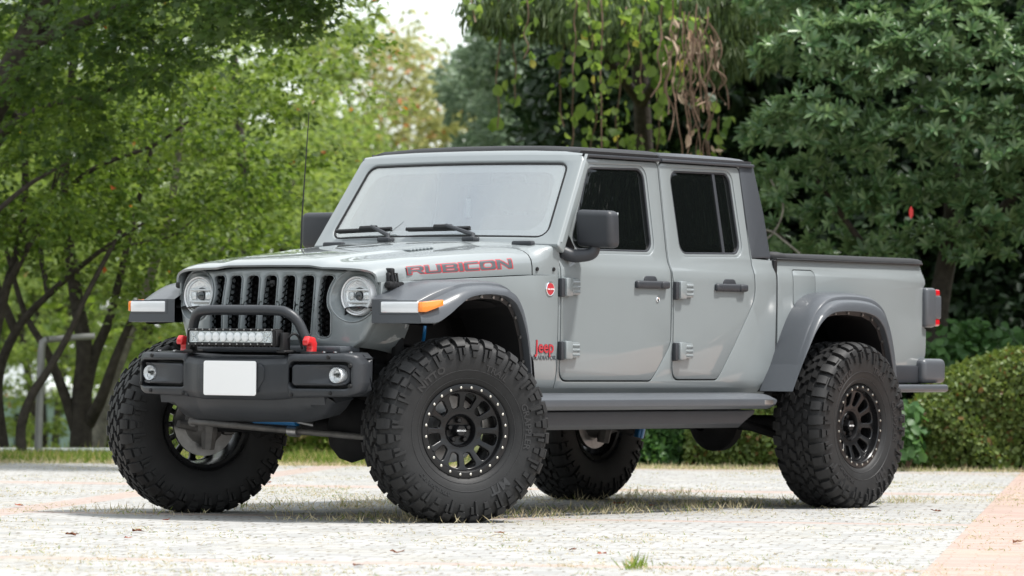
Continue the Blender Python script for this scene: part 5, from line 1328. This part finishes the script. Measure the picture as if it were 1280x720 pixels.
# big rosette-leaved evergreen on the right
def rosettes(clumps, per, ln, wd, m_, t, dist, nl=11):
    C_ = []; A_x = []
    for a, dd, z, r in clumps:
        k = int(per*r*r); d = rand_dirs(k); d = d[(d[:, 2] > -.45)]
        p = np.array(at(a, dist+dd, z))+d*r*np.array([1, 1, .75])*rng.uniform(.72, 1.08, (len(d), 1)); C_.append(p); A_x.append(unit(d*.75+np.array([0, 0, .55])+rng.normal(size=d.shape)*.25))
    C_ = np.concatenate(C_); A_x = np.concatenate(A_x); n = len(C_)
    P = np.repeat(C_, nl, 0); A = np.repeat(A_x, nl, 0)
    ref = unit(np.cross(A, np.array([.31, .52, .79]))); b = np.cross(A, ref)
    th = np.tile(np.arange(nl)*2.4, n)+np.repeat(rng.uniform(0, 6.28, n), nl); el = np.tile(np.linspace(.15, .95, nl), n)+rng.normal(size=n*nl)*.12
    rad = ref*np.cos(th)[:, None]+b*np.sin(th)[:, None]
    D = rad*np.cos(el)[:, None]+A*np.sin(el)[:, None]; Nn = A*np.cos(el)[:, None]-rad*np.sin(el)[:, None]
    k = np.clip(1+rng.normal(size=n*nl)*.15, .6, 1.4)*np.repeat(rng.uniform(.75, 1.15, n), nl)
    return leaves('crown', P-np.array(t.location), D, Nn, ln*k, wd*k, LM[m_], t, shape='oval', fold=.12)
def rosette_tree(px, dist, clumps, label, limbs=(), per=640, ln=.098, wd=.031):
    f = at(px, dist)
    L = [([at(a, dist+dd, z) for a, dd, z in pts], r0, r1) for pts, r0, r1 in limbs]
    t = tree('evergreen_tree', f, L, label, 'rosette leaved evergreens on the right'); rosettes(clumps, per, ln, wd, 'rosette', t, dist); return t
rc = [(985, -.6, 2.55, .34), (1040, -.8, 2.75, .36), (1010, -.6, 3.15, .40), (1085, -.8, 3.2, .42), (1140, -1, 3.0, .40), (1195, -1, 3.25, .42), (1250, -1, 3.0, .42), (1060, -.5, 2.35, .30), (1125, -.9, 2.45, .34), (1180, -1, 2.6, .36), (1240, -1, 2.45, .38), (1285, -1, 2.7, .40),
      (1000, -.2, 2.15, .30), (1060, -.2, 1.95, .30), (1120, -.4, 2.0, .32), (1185, -.5, 2.1, .32), (1245, -.7, 1.98, .34), (1290, -.6, 2.2, .36), (1040, .2, 1.65, .24), (1100, .2, 1.62, .26), (975, .2, 1.95, .24), (1165, 0, 1.7, .26), (1225, -.2, 1.66, .26), (1280, -.3, 1.72, .30),
      (1330, -.8, 2.5, .45), (1340, -.8, 3.2, .5), (1400, -.5, 2.6, .5), (1400, -.5, 3.4, .55), (1060, -.3, 3.75, .5), (1170, -.5, 3.85, .55), (1280, -.5, 3.8, .55), (1360, 0, 4.1, .6), (1110, .2, 4.4, .6), (1230, .2, 4.6, .65), (980, .1, 3.6, .36), (1450, 0, 2.2, .5), (1460, .2, 3.2, .6),
      (960, .4, 2.6, .22), (962, .5, 2.25, .20), (950, .5, 1.75, .18), (975, .5, 1.55, .18), (1010, .6, 1.55, .2)]
rosette_tree(1180, 37.6, rc, 'large rosette leaved evergreen filling the upper right corner',
    [([(1180, .3, -.05), (1170, .3, 1.0), (1190, .2, 2.0), (1180, 0, 3.2), (1190, 0, 4.3)], .11, .03), ([(1170, .3, 1.0), (1080, .1, 1.7), (1010, -.2, 2.3)], .045, .012), ([(1190, .2, 1.6), (1280, -.3, 2.2), (1340, -.4, 2.9)], .05, .015), ([(1000, .4, 1.55), (985, .2, 1.72), (968, .1, 1.80), (950, .1, 1.78)], .010, .006)])
# ---- tree with drooping narrow leaves above the cab, and the vines over it
f = at(800, 42)
t = tree('evergreen_tree', f, [([f+V((0, 0, -.05)), at(810, 42, 1.5), at(800, 41.5, 3), at(780, 41, 4.6)], .12, .05), ([at(800, 41.5, 3), at(700, 39.5, 3.7), at(600, 38.5, 3.85)], .05, .015), ([at(800, 41.5, 3), at(860, 39, 3.5), at(930, 38, 3.7)], .05, .015)],
    'overhanging tree with narrow drooping leaves above the cab roof', 'overhanging trees above the truck')
sp = [(600, -3, 3.62, .22), (640, -3, 3.60, .28), (690, -3, 3.60, .30), (740, -3.4, 3.55, .34), (790, -3.5, 3.45, .34), (845, -3.6, 3.35, .34), (895, -3.6, 3.25, .30), (880, -3.5, 3.6, .4), (940, -3.4, 3.5, .32), (930, -2.6, 3.35, .30), (820, -3, 3.75, .45), (720, -2.8, 3.85, .5), (640, -2.6, 3.95, .45), (900, -2.4, 3.95, .5), (985, -2.4, 3.75, .35), (760, -2, 4.4, .8), (880, -1.6, 4.6, .8), (660, -1.6, 4.5, .6), (985, -1.8, 4.3, .6)]
P, D, Nn = blobs([tuple(at(a, 42+dd, z)) for a, dd, z, r in sp], [s_[3] for s_ in sp], [int(5200*s_[3]**2) for s_ in sp], .7, .3)
D = D*.35+np.array([0, 0, -1.0]); crown(t, (P, D, Nn), .105, .020, 'willow', 'oval')
def vine(name, strands, label, leafspots, m_='vine', ln=.072, wd=.060, stem='twig', group='vines hanging above the cab'):
    o = strands[0][0][0]; f = Vector((o[0], o[1], o[2])); t = empty(name, f); tag(t, label, 'vine', group)
    for pts, r in strands: part('stem', tube([Vector(p)-f for p in smoothpath(pts, 4)], r, 6), stem, t, 60)
    P = np.array([tuple(p) for p in leafspots]); n = len(P)
    vd = -np.array(fwd)
    D = np.array([0, 0, -.8])+rng.normal(size=(n, 3))*.45; Nn = np.array([0, 0, .55])+vd*.6+rng.normal(size=(n, 3))*.5
    leaves('foliage', P-np.array(f), D, Nn, ln*(q_k := np.clip(1+rng.normal(size=n)*.38, .4, 1.8)), wd*q_k*np.clip(1+rng.normal(size=n)*.15, .6, 1.4), LM[m_], t, shape='oval', fold=.14)
    return t
def strand(px, dist, z0, z1, sway=12, nleaf=10, spread=14, dx=0):
    k = 6; pts = [at(px+dx*i/k+q.uniform(-sway, sway)*.3, dist+q.uniform(-.05, .05), z0+(z1-z0)*i/k) for i in range(k+1)]
    lf = [at(px+dx*u+q.uniform(-spread, spread)*(1.25-.6*u), dist+q.uniform(-.12, .12), z0+(z1-z0)*u) for u in [q.uniform(0, 1)**1.4 for _ in range(int(nleaf*1.8))]]
    return pts, lf
for specs, lab in (([(748, 38, 3.75, 2.35, 26), (716, 38.2, 3.75, 2.95, 14), (735, 38.3, 3.7, 3.2, 14)], 'long leafy vine dangling above the middle of the cab'),
                   ([(712, 39.5, 3.6, 2.42, 14), (700, 39.6, 3.5, 2.7, 10)], 'thin vine with few leaves hanging left of the long one'),
                   ([(588, 38, 3.8, 3.45, 9), (620, 39, 3.8, 2.65, 9), (640, 39, 3.7, 2.9, 10), (655, 38.6, 3.8, 3.2, 12)], 'sparse vine hanging beside the gap of sky'),
                   ([(800, 38, 3.7, 2.9, 30), (826, 37.9, 3.7, 2.75, 34), (846, 37.8, 3.7, 2.95, 30), (780, 38.2, 3.6, 3.1, 20), (870, 37.8, 3.5, 3.0, 20)], 'broad yellow green leaves massed above the dead stalks'),
                   ([(884, 37.6, 2.85, 2.25, 8), (895, 37.6, 2.7, 2.4, 7), (868, 37.6, 2.3, 2.05, 5), (850, 37.7, 2.15, 2.0, 6)], 'short vine with rounded leaves beside the dead stalks'),
                   ([(770, 40.5, 3.4, 2.2, 30), (820, 40.5, 3.3, 2.1, 30), (740, 40.8, 3.2, 2.05, 24), (800, 40.8, 2.7, 1.95, 24)], 'shaded leafy vine deep behind the long one')):
    ss, lf = [], []
    for px, d, z0, z1, n in specs:
        a, b = strand(px, d, z0, z1, 12, n, 13); ss.append((a, .006)); lf += b
    vine('hanging_vine', ss, lab, lf)
ss, lf = [], []
for i in range(26):
    px = q.uniform(828, 892); z1 = q.uniform(2.05, 2.9) if px < 880 else q.uniform(2.6, 2.95)
    a, b = strand(px, 37.5+q.uniform(-.15, .15), q.uniform(3.2, 3.6), z1, 26, 2, 10, q.uniform(-16, 16)); ss.append((a, q.uniform(.003, .007))); lf += b[:1] if i % 2 else b
vine('dead_vine', ss, 'bundle of dry brown stalks with shrivelled leaves hanging over the rear door', lf, 'dry', .075, .026)
# bare pale twig beside the cab
tw = empty('bare_branch', at(945, 37.2, 1.78)); tag(tw, 'bare pale twig curving out beside the rear of the cab', 'branch')
part('stem', tube([Vector(p)-tw.location for p in smoothpath([at(942, 37.2, 1.80), at(962, 37.2, 1.80), at(980, 37.1, 1.72), at(1000, 37.0, 1.62)], 5)], .008, 8), 'palebark', tw)
part('side_stem', tube([Vector(p)-tw.location for p in smoothpath([at(945, 37.2, 1.68), at(968, 37.2, 1.80), at(978, 37.2, 2.0), at(962, 37.2, 2.2)], 5)], .008, 8), 'palebark', tw)
# one red leaf
rl = leaves('red_leaf', np.array([tuple(at(1138, 36.4, 1.98))]), np.array([[0, 0, -1.]]), np.array([tuple(-fwd)]), .10, .035, M['red'], None, shape='oval'); tag(rl, 'single bright red leaf hanging in the right-hand evergreen', 'leaf')

# ---- hedges
def hedge(label, px0, px1, dist, depth, hfun, dens, ln, wd, m_, twig=True):
    c = at((px0+px1)/2, dist+depth/2); t = empty('clipped_hedge', c); tag(t, label, 'hedge', 'clipped hedges along the paving')
    wpx = (px1-px0)/FPX*dist; n = int(dens*(wpx*(1+.9)+depth))
    u = rng.uniform(0, 1, n); face = rng.uniform(0, 1, n)
    P = np.zeros((n, 3)); Nn = np.zeros((n, 3))
    f2 = np.array(Vector((fwd.x, fwd.y, 0)).normalized()); rt = np.array(rt0)
    hh = np.array([hfun(x) for x in u])
    front = face < .55
    v = rng.uniform(0, 1, n); lump = .035*np.sin(u*wpx*6+v*4)+.03*np.sin(u*wpx*13+v*9)
    rndz = .16
    # front face, rounded over into the top
    dep = np.where(front, np.where(v*hh > hh-rndz, rndz*(1-np.sqrt(np.clip(1-((v*hh-(hh-rndz))/rndz)**2, 0, 1))), 0)*1.0, rndz+v*(depth-rndz))
    z = np.where(front, v*hh, hh)
    dep = dep+lump*front+rng.normal(size=n)*.022; z = z+lump*(~front)+rng.normal(size=n)*.018
    base = np.array(at(px0, dist))
    sc = (px1-px0)/FPX*dist
    P = base+u[:, None]*sc*rt+dep[:, None]*f2+np.stack([0*z, 0*z, z], 1)
    Nn = np.where(front[:, None], -f2+np.array([0, 0, .5]), np.array([0, 0, 1.]))+rng.normal(size=(n, 3))*.5
    D = rng.normal(size=(n, 3))*.8+np.array([0, 0, .45])-f2*.4
    k = np.clip(1+rng.normal(size=n)*.25, .5, 1.6)
    leaves('foliage', P-np.array(c), D, Nn, ln*k, wd*k, LM[m_], t, shape='oval')
    # woody dark core
    rows = []
    for i in range(13):
        x = i/12; h_ = max(.05, hfun(x)-.06); b = Vector(base)+Vector(rt)*sc*(.01+.98*x); F2 = Vector(f2)
        rows.append([b+F2*.07-c, b+F2*.07+V((0, 0, h_-.13))-c, b+F2*.20+V((0, 0, h_))-c, b+F2*depth+V((0, 0, h_))-c, b+F2*depth-c])
    part('branches', loft(rows, cap=True), 'corebush', t)
    return t
M['corebush'] = mat('hedge_interior', (.030, .034, .016), .95, 0, .1, vary=.4, vscale=14)
hedge('tall clipped hedge beside the rear bumper on the right', 1108, 1560, 35.35, 1.0, lambda x: interp(x, [0, .05, .10, .16, .25, .38, .6, 1], [.10, .26, .48, .63, .73, .83, .93, .98]), 4300, .040, .027, 'hedge')
hedge('low clipped hedge seen under the truck between the wheels', 860, 1092, 35.6, .9, lambda x: .62*min(1, .6+4*x, .5+5*(1-x)), 4600, .034, .022, 'hedge')
hedge('light green shrub seen under the truck beside the right rear tyre', 690, 865, 35.8, .9, lambda x: .60*min(1, .5+5*x, .4+6*(1-x)), 3000, .050, .036, 'kudzu')
hedge('low shaded shrub behind the right front wheel', 330, 520, 38.5, .9, lambda x: .42*min(1, .5+5*x, .4+6*(1-x)), 1800, .055, .04, 'grass')
# broad-leaved plants between hedge and dark trees
for px, d, z, w_, lab in ((1175, 36.9, .92, 26, 'broad leaved plant rising behind the hedge next to the bumper'), (1215, 37.0, 1.04, 30, 'taller broad leaved plant behind the middle of the hedge'), (1258, 37.0, .98, 26, 'broad leaved plant behind the right end of the hedge'), (1138, 35.2, .45, 14, 'broad leaved plant at the left end of the tall hedge')):
    f = at(px, d); t = empty('leafy_plant', f); tag(t, lab, 'plant', 'broad leaved plants by the hedge')
    n = 260; P = np.array([tuple(at(px+q.gauss(0, w_*.55), d+q.uniform(-.25, .25), z*q.uniform(.25 if z < .6 else .72, 1.08))) for _ in range(n)])
    vd = -np.array(fwd)
    leaves('foliage', P-np.array(f), np.array([0, 0, -.5])+rng.normal(size=(n, 3))*.5, vd*.5+np.array([0, 0, .6])+rng.normal(size=(n, 3))*.35, .085*np.clip(1+rng.normal(size=n)*.25, .5, 1.5), .075, LM['kudzu'], t, shape='oval', fold=.08)
    bm = bmesh.new()
    for _ in range(6): join(bm, tube([V((0, 0, 0)), V((q.uniform(-.1, .1), q.uniform(-.1, .1), z*.5)), V((q.uniform(-.16, .16), q.uniform(-.16, .16), z*.95))], .006, 5))
    part('stem', bm, 'twig', t)
# unseen evergreens added off to the right so side glass and paint mirror something dark
for i in range(7):
    d = 26-i*2.6; f = Vector((-14.5-.4*i, 3.5+3.0*i, 0))
    t = tree('evergreen_tree', f, [([f+V((0, 0, -.05)), f+V((.05, 0, 1.5)), f+V((0, .1, 3.5))], .14, .05)], 'unseen dark evergreen added to darken the reflections in the side glass', 'unseen evergreens added for dark side reflections')
    cl = [(f.x+q.uniform(-1.3, 1.3), f.y+q.uniform(-1.7, 1.7), q.uniform(.5, 8.5)) for _ in range(44)]
    crown(t, blobs(cl, [q.uniform(.9, 1.4) for _ in cl], [190]*len(cl), .8), .42, .28, 'deep', 'oval')

for i in range(7):                                   # unseen trees added before the truck to darken its front and its reflections
    f = Vector((13.5+.5*(i % 2), 1.0-3.0*i, 0))
    t = tree('deciduous_tree', f, [([f+V((0, 0, -.05)), f+V((.05, 0, 1.5)), f+V((0, .1, 3.5))], .14, .05)], 'unseen broadleaf tree added to darken the front of the truck', 'unseen trees added to darken the truck front')
    cl = [(f.x+q.uniform(-1.3, 1.3), f.y+q.uniform(-1.8, 1.8), q.uniform(1.0, 4.2)) for _ in range(24)]
    crown(t, blobs(cl, [q.uniform(.8, 1.3) for _ in cl], [150]*len(cl), .8), .40, .26, 'maple_shaded', 'oval')

# the same planting carried on to both sides, and a wood closing the distance
for i, (px, d) in enumerate(((-420, 42), (-640, 47), (-860, 43), (-1080, 48), (-1320, 44), (-1560, 50), (-300, 58), (-980, 60))):
    spray_tree(at(px, d, gz(px, d)), (.2, .1), 8.5, 2.8, 46, 'maple' if i % 2 else 'far', 'broadleaf tree in the planting that continues to the left', 'broadleaf trees continuing to the left', .13, .09, 300, 3.0, (.6, 1.1), seed=20+i)
for px, d in ((1780, 43), (2020, 46), (2260, 42), (2500, 47), (2760, 44), (3040, 48)):
    clump_tree(px, d, scatter(34, px-130, px+130, -1.2, 1.2, .4, 6.0, .6, 1.0), 'deep', 'shaded evergreen in the planting that continues to the right', .22, .12, 260, 'shaded evergreens continuing to the right', r0=.12)
cl = []
for _ in range(420):
    a = q.uniform(-5200, 6500); cl.append(tuple(at(a, q.uniform(118, 132), q.uniform(-1.5, 5.2 if 300 < a < 800 else 7.5))))
PDN = blobs(cl, [q.uniform(1.6, 3.0) for _ in cl], [110]*len(cl), .8)
dw = leaves('distant_wood', PDN[0], PDN[1], PDN[2], .85, .55, LM['maple'], None, shape='oval'); tag(dw, 'distant belt of green woodland closing the view beyond the trees', 'woodland', kind='stuff')

# ---- pipe post, white rail, pale buildings at the far left
pp = empty('pipe_barrier', at(50, 37)); tag(pp, 'grey bent pipe post with a horizontal arm between the tree trunks', 'post')
part('post', tube([Vector(p)-pp.location for p in (at(49.5, 37, -.05), at(52.5, 37, .80), at(54, 37, .885), at(60, 37, .905))], .031, 14), 'pipe', pp, 60)
part('arm', tube([Vector(p)-pp.location for p in (at(60, 37, .905), at(86, 37.1, .92), at(118, 37.2, .935))], .026, 14), 'pipe', pp, 60)
wr_ = empty('low_white_rail', at(60, 37.6)); tag(wr_, 'low white rail running across the back at ground height on the left', 'rail')
part('rail', tube([Vector(p)-wr_.location for p in (at(-160, 37.6, .035), at(60, 37.6, .040), at(146, 37.6, .045))], .019, 10), 'railwhite', wr_)
for px in (-100, -20, 60, 140): part('rail_post', tube([at(px, 37.6, -.05)-wr_.location, at(px, 37.6, .035)-wr_.location], .014, 8), 'railwhite', wr_)
bd_ = empty('distant_building', at(30, 95, -2.4)); tag(bd_, 'pale low building glimpsed between trunks at the far left', 'building')
def bx(a, b, d0, d1, z0, z1):
    P = [at(a, d0, z0), at(b, d0, z0), at(b*d0/d1+640*(1-d0/d1), d1, z0), at(a*d0/d1+640*(1-d0/d1), d1, z0)]; P2 = [p+V((0, 0, z1-z0)) for p in P]
    return loft([[p-bd_.location for p in P], [p-bd_.location for p in P2]], close_u=True, cap=True)
part('wall', bx(-260, 240, 95, 101, -2.4, -.16), 'wallgreen', bd_); part('parapet', bx(-265, 245, 94.8, 101.2, -.16, .02), 'railwhite', bd_)
part('upper_wall', bx(-200, 60, 96, 101, .022, .7), 'wallpale', bd_)
for a in (-150, -60, 20, 110, 190): part('window', bx(a, a+36, 94.92, 95.1, -1.3, -.5), 'sideglass', bd_)

# ---- grass: verge along the far edge, dry tufts in the joints, one weed
def blades(name, P, h, w_, m_, lean=.5, per=1):
    n = len(P); D = np.array([0, 0, 1.])+rng.normal(size=(n, 3))*lean*np.array([1, 1, .2]); Nn = rng.normal(size=(n, 3))*np.array([1, 1, .1])
    return leaves(name, P, D, Nn, h, w_, LM[m_], None, fold=.05)
def clumps(n, per, fx, fd, sig):
    out = []
    for _ in range(n):
        a, d = fx(), fd(); c = at(a, d)
        for _ in range(per): out.append((c.x+q.gauss(0, sig), c.y+q.gauss(0, sig), gz(a, d)+.01))
    return np.array(out)
P = clumps(520, 26, lambda: q.uniform(-150, 560), lambda: 35.2+abs(q.gauss(0, .5)), .09)
g = blades('verge_grass', P, np.clip(.06+rng.normal(size=len(P))*.03, .02, .2), .006, 'grass'); P = clumps(700, 18, lambda: q.uniform(-150, 1450), lambda: 34.95+abs(q.gauss(0, .3)), .09); g2 = blades('verge_straw', P, np.clip(.030+rng.normal(size=len(P))*.018, .01, .10), .006, 'straw', .7); tag(g2, 'dry straw fringe along the far edge of the paving', 'grass', kind='stuff')
tag(g, 'sunlit grass fringe growing along the far edge of the paving', 'grass', kind='stuff')
P = clumps(420, 14, lambda: q.uniform(-100, 560), lambda: 36+abs(q.gauss(0, 1.6)), .12)
g = blades('lawn', P, np.clip(.05+rng.normal(size=len(P))*.03, .015, .16), .008, 'grass'); tag(g, 'rough green grass under the trees on the left', 'grass', kind='stuff')
def joint_clumps(n, per, sig, d0, d1):
    out = []
    while len(out) < n*per:
        a, d = q.uniform(-60, 1340), d0+(d1-d0)*q.random()**1.3; c = at(a, d)
        u, v = c.dot(E1), c.dot(E2)
        if math.sin(u*2.1+1.3*math.sin(v*1.7))+math.sin(v*2.6+u) < q.uniform(-1.2, 1.6): continue
        u = round(u/.10)*.10; c = E1*u+E2*v
        for _ in range(per):
            out.append((c.x+E2.x*q.gauss(0, sig)+E1.x*q.gauss(0, .012), c.y+E2.y*q.gauss(0, sig)+E1.y*q.gauss(0, .012), 0.))
    return np.array(out)
P = np.concatenate([joint_clumps(1300, 6, .035, 18, 30), joint_clumps(1300, 9, .06, 27, 35.2)])
g = blades('joint_grass', P, np.clip(.013+rng.normal(size=len(P))*.008, .004, .05), .004, 'straw', 1.5); tag(g, 'short dry grass growing in the joints of the paving', 'grass', kind='stuff')
P = []
for _ in range(420):                                 # longer straw under and beside the truck
    c = V((q.uniform(-4.6, .6), q.gauss(.55, .25) if q.random() < .6 else q.gauss(-.9, .2), 0))
    for _ in range(8): P.append((c.x+q.gauss(0, .05), c.y+q.gauss(0, .05), 0))
P = np.array(P); g = blades('long_dry_grass', P, np.clip(.04+rng.normal(size=len(P))*.02, .012, .11), .0045, 'straw', .8); tag(g, 'longer dry straw grass lying beneath the truck', 'grass', kind='stuff')
c = at(797, 18.9); wdp = empty('weed_tuft', c); tag(wdp, 'small green weed tuft sprouting from the paving in the foreground', 'weed')
n = 70; P = np.stack([rng.normal(size=n)*.035, rng.normal(size=n)*.02, np.zeros(n)], 1)
leaves('foliage', P, np.array([0, 0, 1.])+rng.normal(size=(n, 3))*np.array([.55, .55, .1]), rng.normal(size=(n, 3)), np.clip(.05+rng.normal(size=n)*.02, .015, .1), .005, LM['grass'], wdp)
# ---- fallen leaves
M['leafbrown'] = mat('brown_fallen_leaf', (.22, .085, .035), .8); M['leafrust'] = mat('rust_fallen_leaf', (.42, .12, .05), .75)
def gpoint(px, py):
    d = fwd+RT*((px-640)/FPX)-UP*((py-360)/FPX); return CAM+d*(-CAM.z/d.z)
def fallen(px, py, s_, m_, label):
    p = gpoint(px, py); bm = bmesh.new(); a0 = q.uniform(0, 6.3); cen = bm.verts.new((0, 0, s_*.10)); ring_ = []
    for k in range(10):
        a = 2*pi*k/10; r = s_*(.62 if k % 2 else .42)*q.uniform(.8, 1.2); ring_.append(bm.verts.new((r*cos(a+a0)*1.3, r*sin(a+a0)*.8, s_*q.uniform(.02, .38))))
    for k in range(10): bm.faces.new((cen, ring_[k], ring_[(k+1) % 10]))
    bmesh.ops.solidify(bm, geom=bm.faces[:], thickness=.0015)
    o = obj('fallen_leaf', bm, m_); o.location = (p.x, p.y, .004); tag(o, label, 'leaf', 'fallen leaves on the paving'); return o
fallen(772, 632, .085, 'leafrust', 'curled rust red leaf on the straw beside the right rear tyre')
fallen(814, 634, .04, 'leafrust', 'small rust leaf a little right of the curled one')
fallen(90, 671, .055, 'leafbrown', 'brown leaf at the lower left of the paving')
fallen(172, 666, .05, 'leafbrown', 'dark brown leaf left of the front tyre shadow')
fallen(160, 674, .032, 'leafrust', 'tiny rust leaf below the dark brown one')
fallen(207, 652, .036, 'leafrust', 'orange leaf just in front of the right front tyre')
fallen(497, 693, .050, 'leafbrown', 'flat brown leaf in front of the left front tyre')
fallen(624, 668, .050, 'leafbrown', 'brown leaf right of the left front tyre')
fallen(448, 709, .040, 'leafbrown', 'brown leaf on the pink strip at the bottom edge')
fallen(716, 689, .035, 'leafbrown', 'dark leaf on the open paving below the rear tyre')
fallen(752, 694, .038, 'leafrust', 'rust leaf close to the green weed tuft')
fallen(1170, 641, .05, 'leafbrown', 'brown leaf on pale setts left of the pink paving')
fallen(1272, 680, .05, 'leafbrown', 'dark leaf on the pink paving at the right edge')
fallen(24, 634, .05, 'leafrust', 'rust leaf on the pink strip at the left edge')
fallen(334, 605, .05, 'leafrust', 'rust leaf on the sunlit paving between the front wheels')
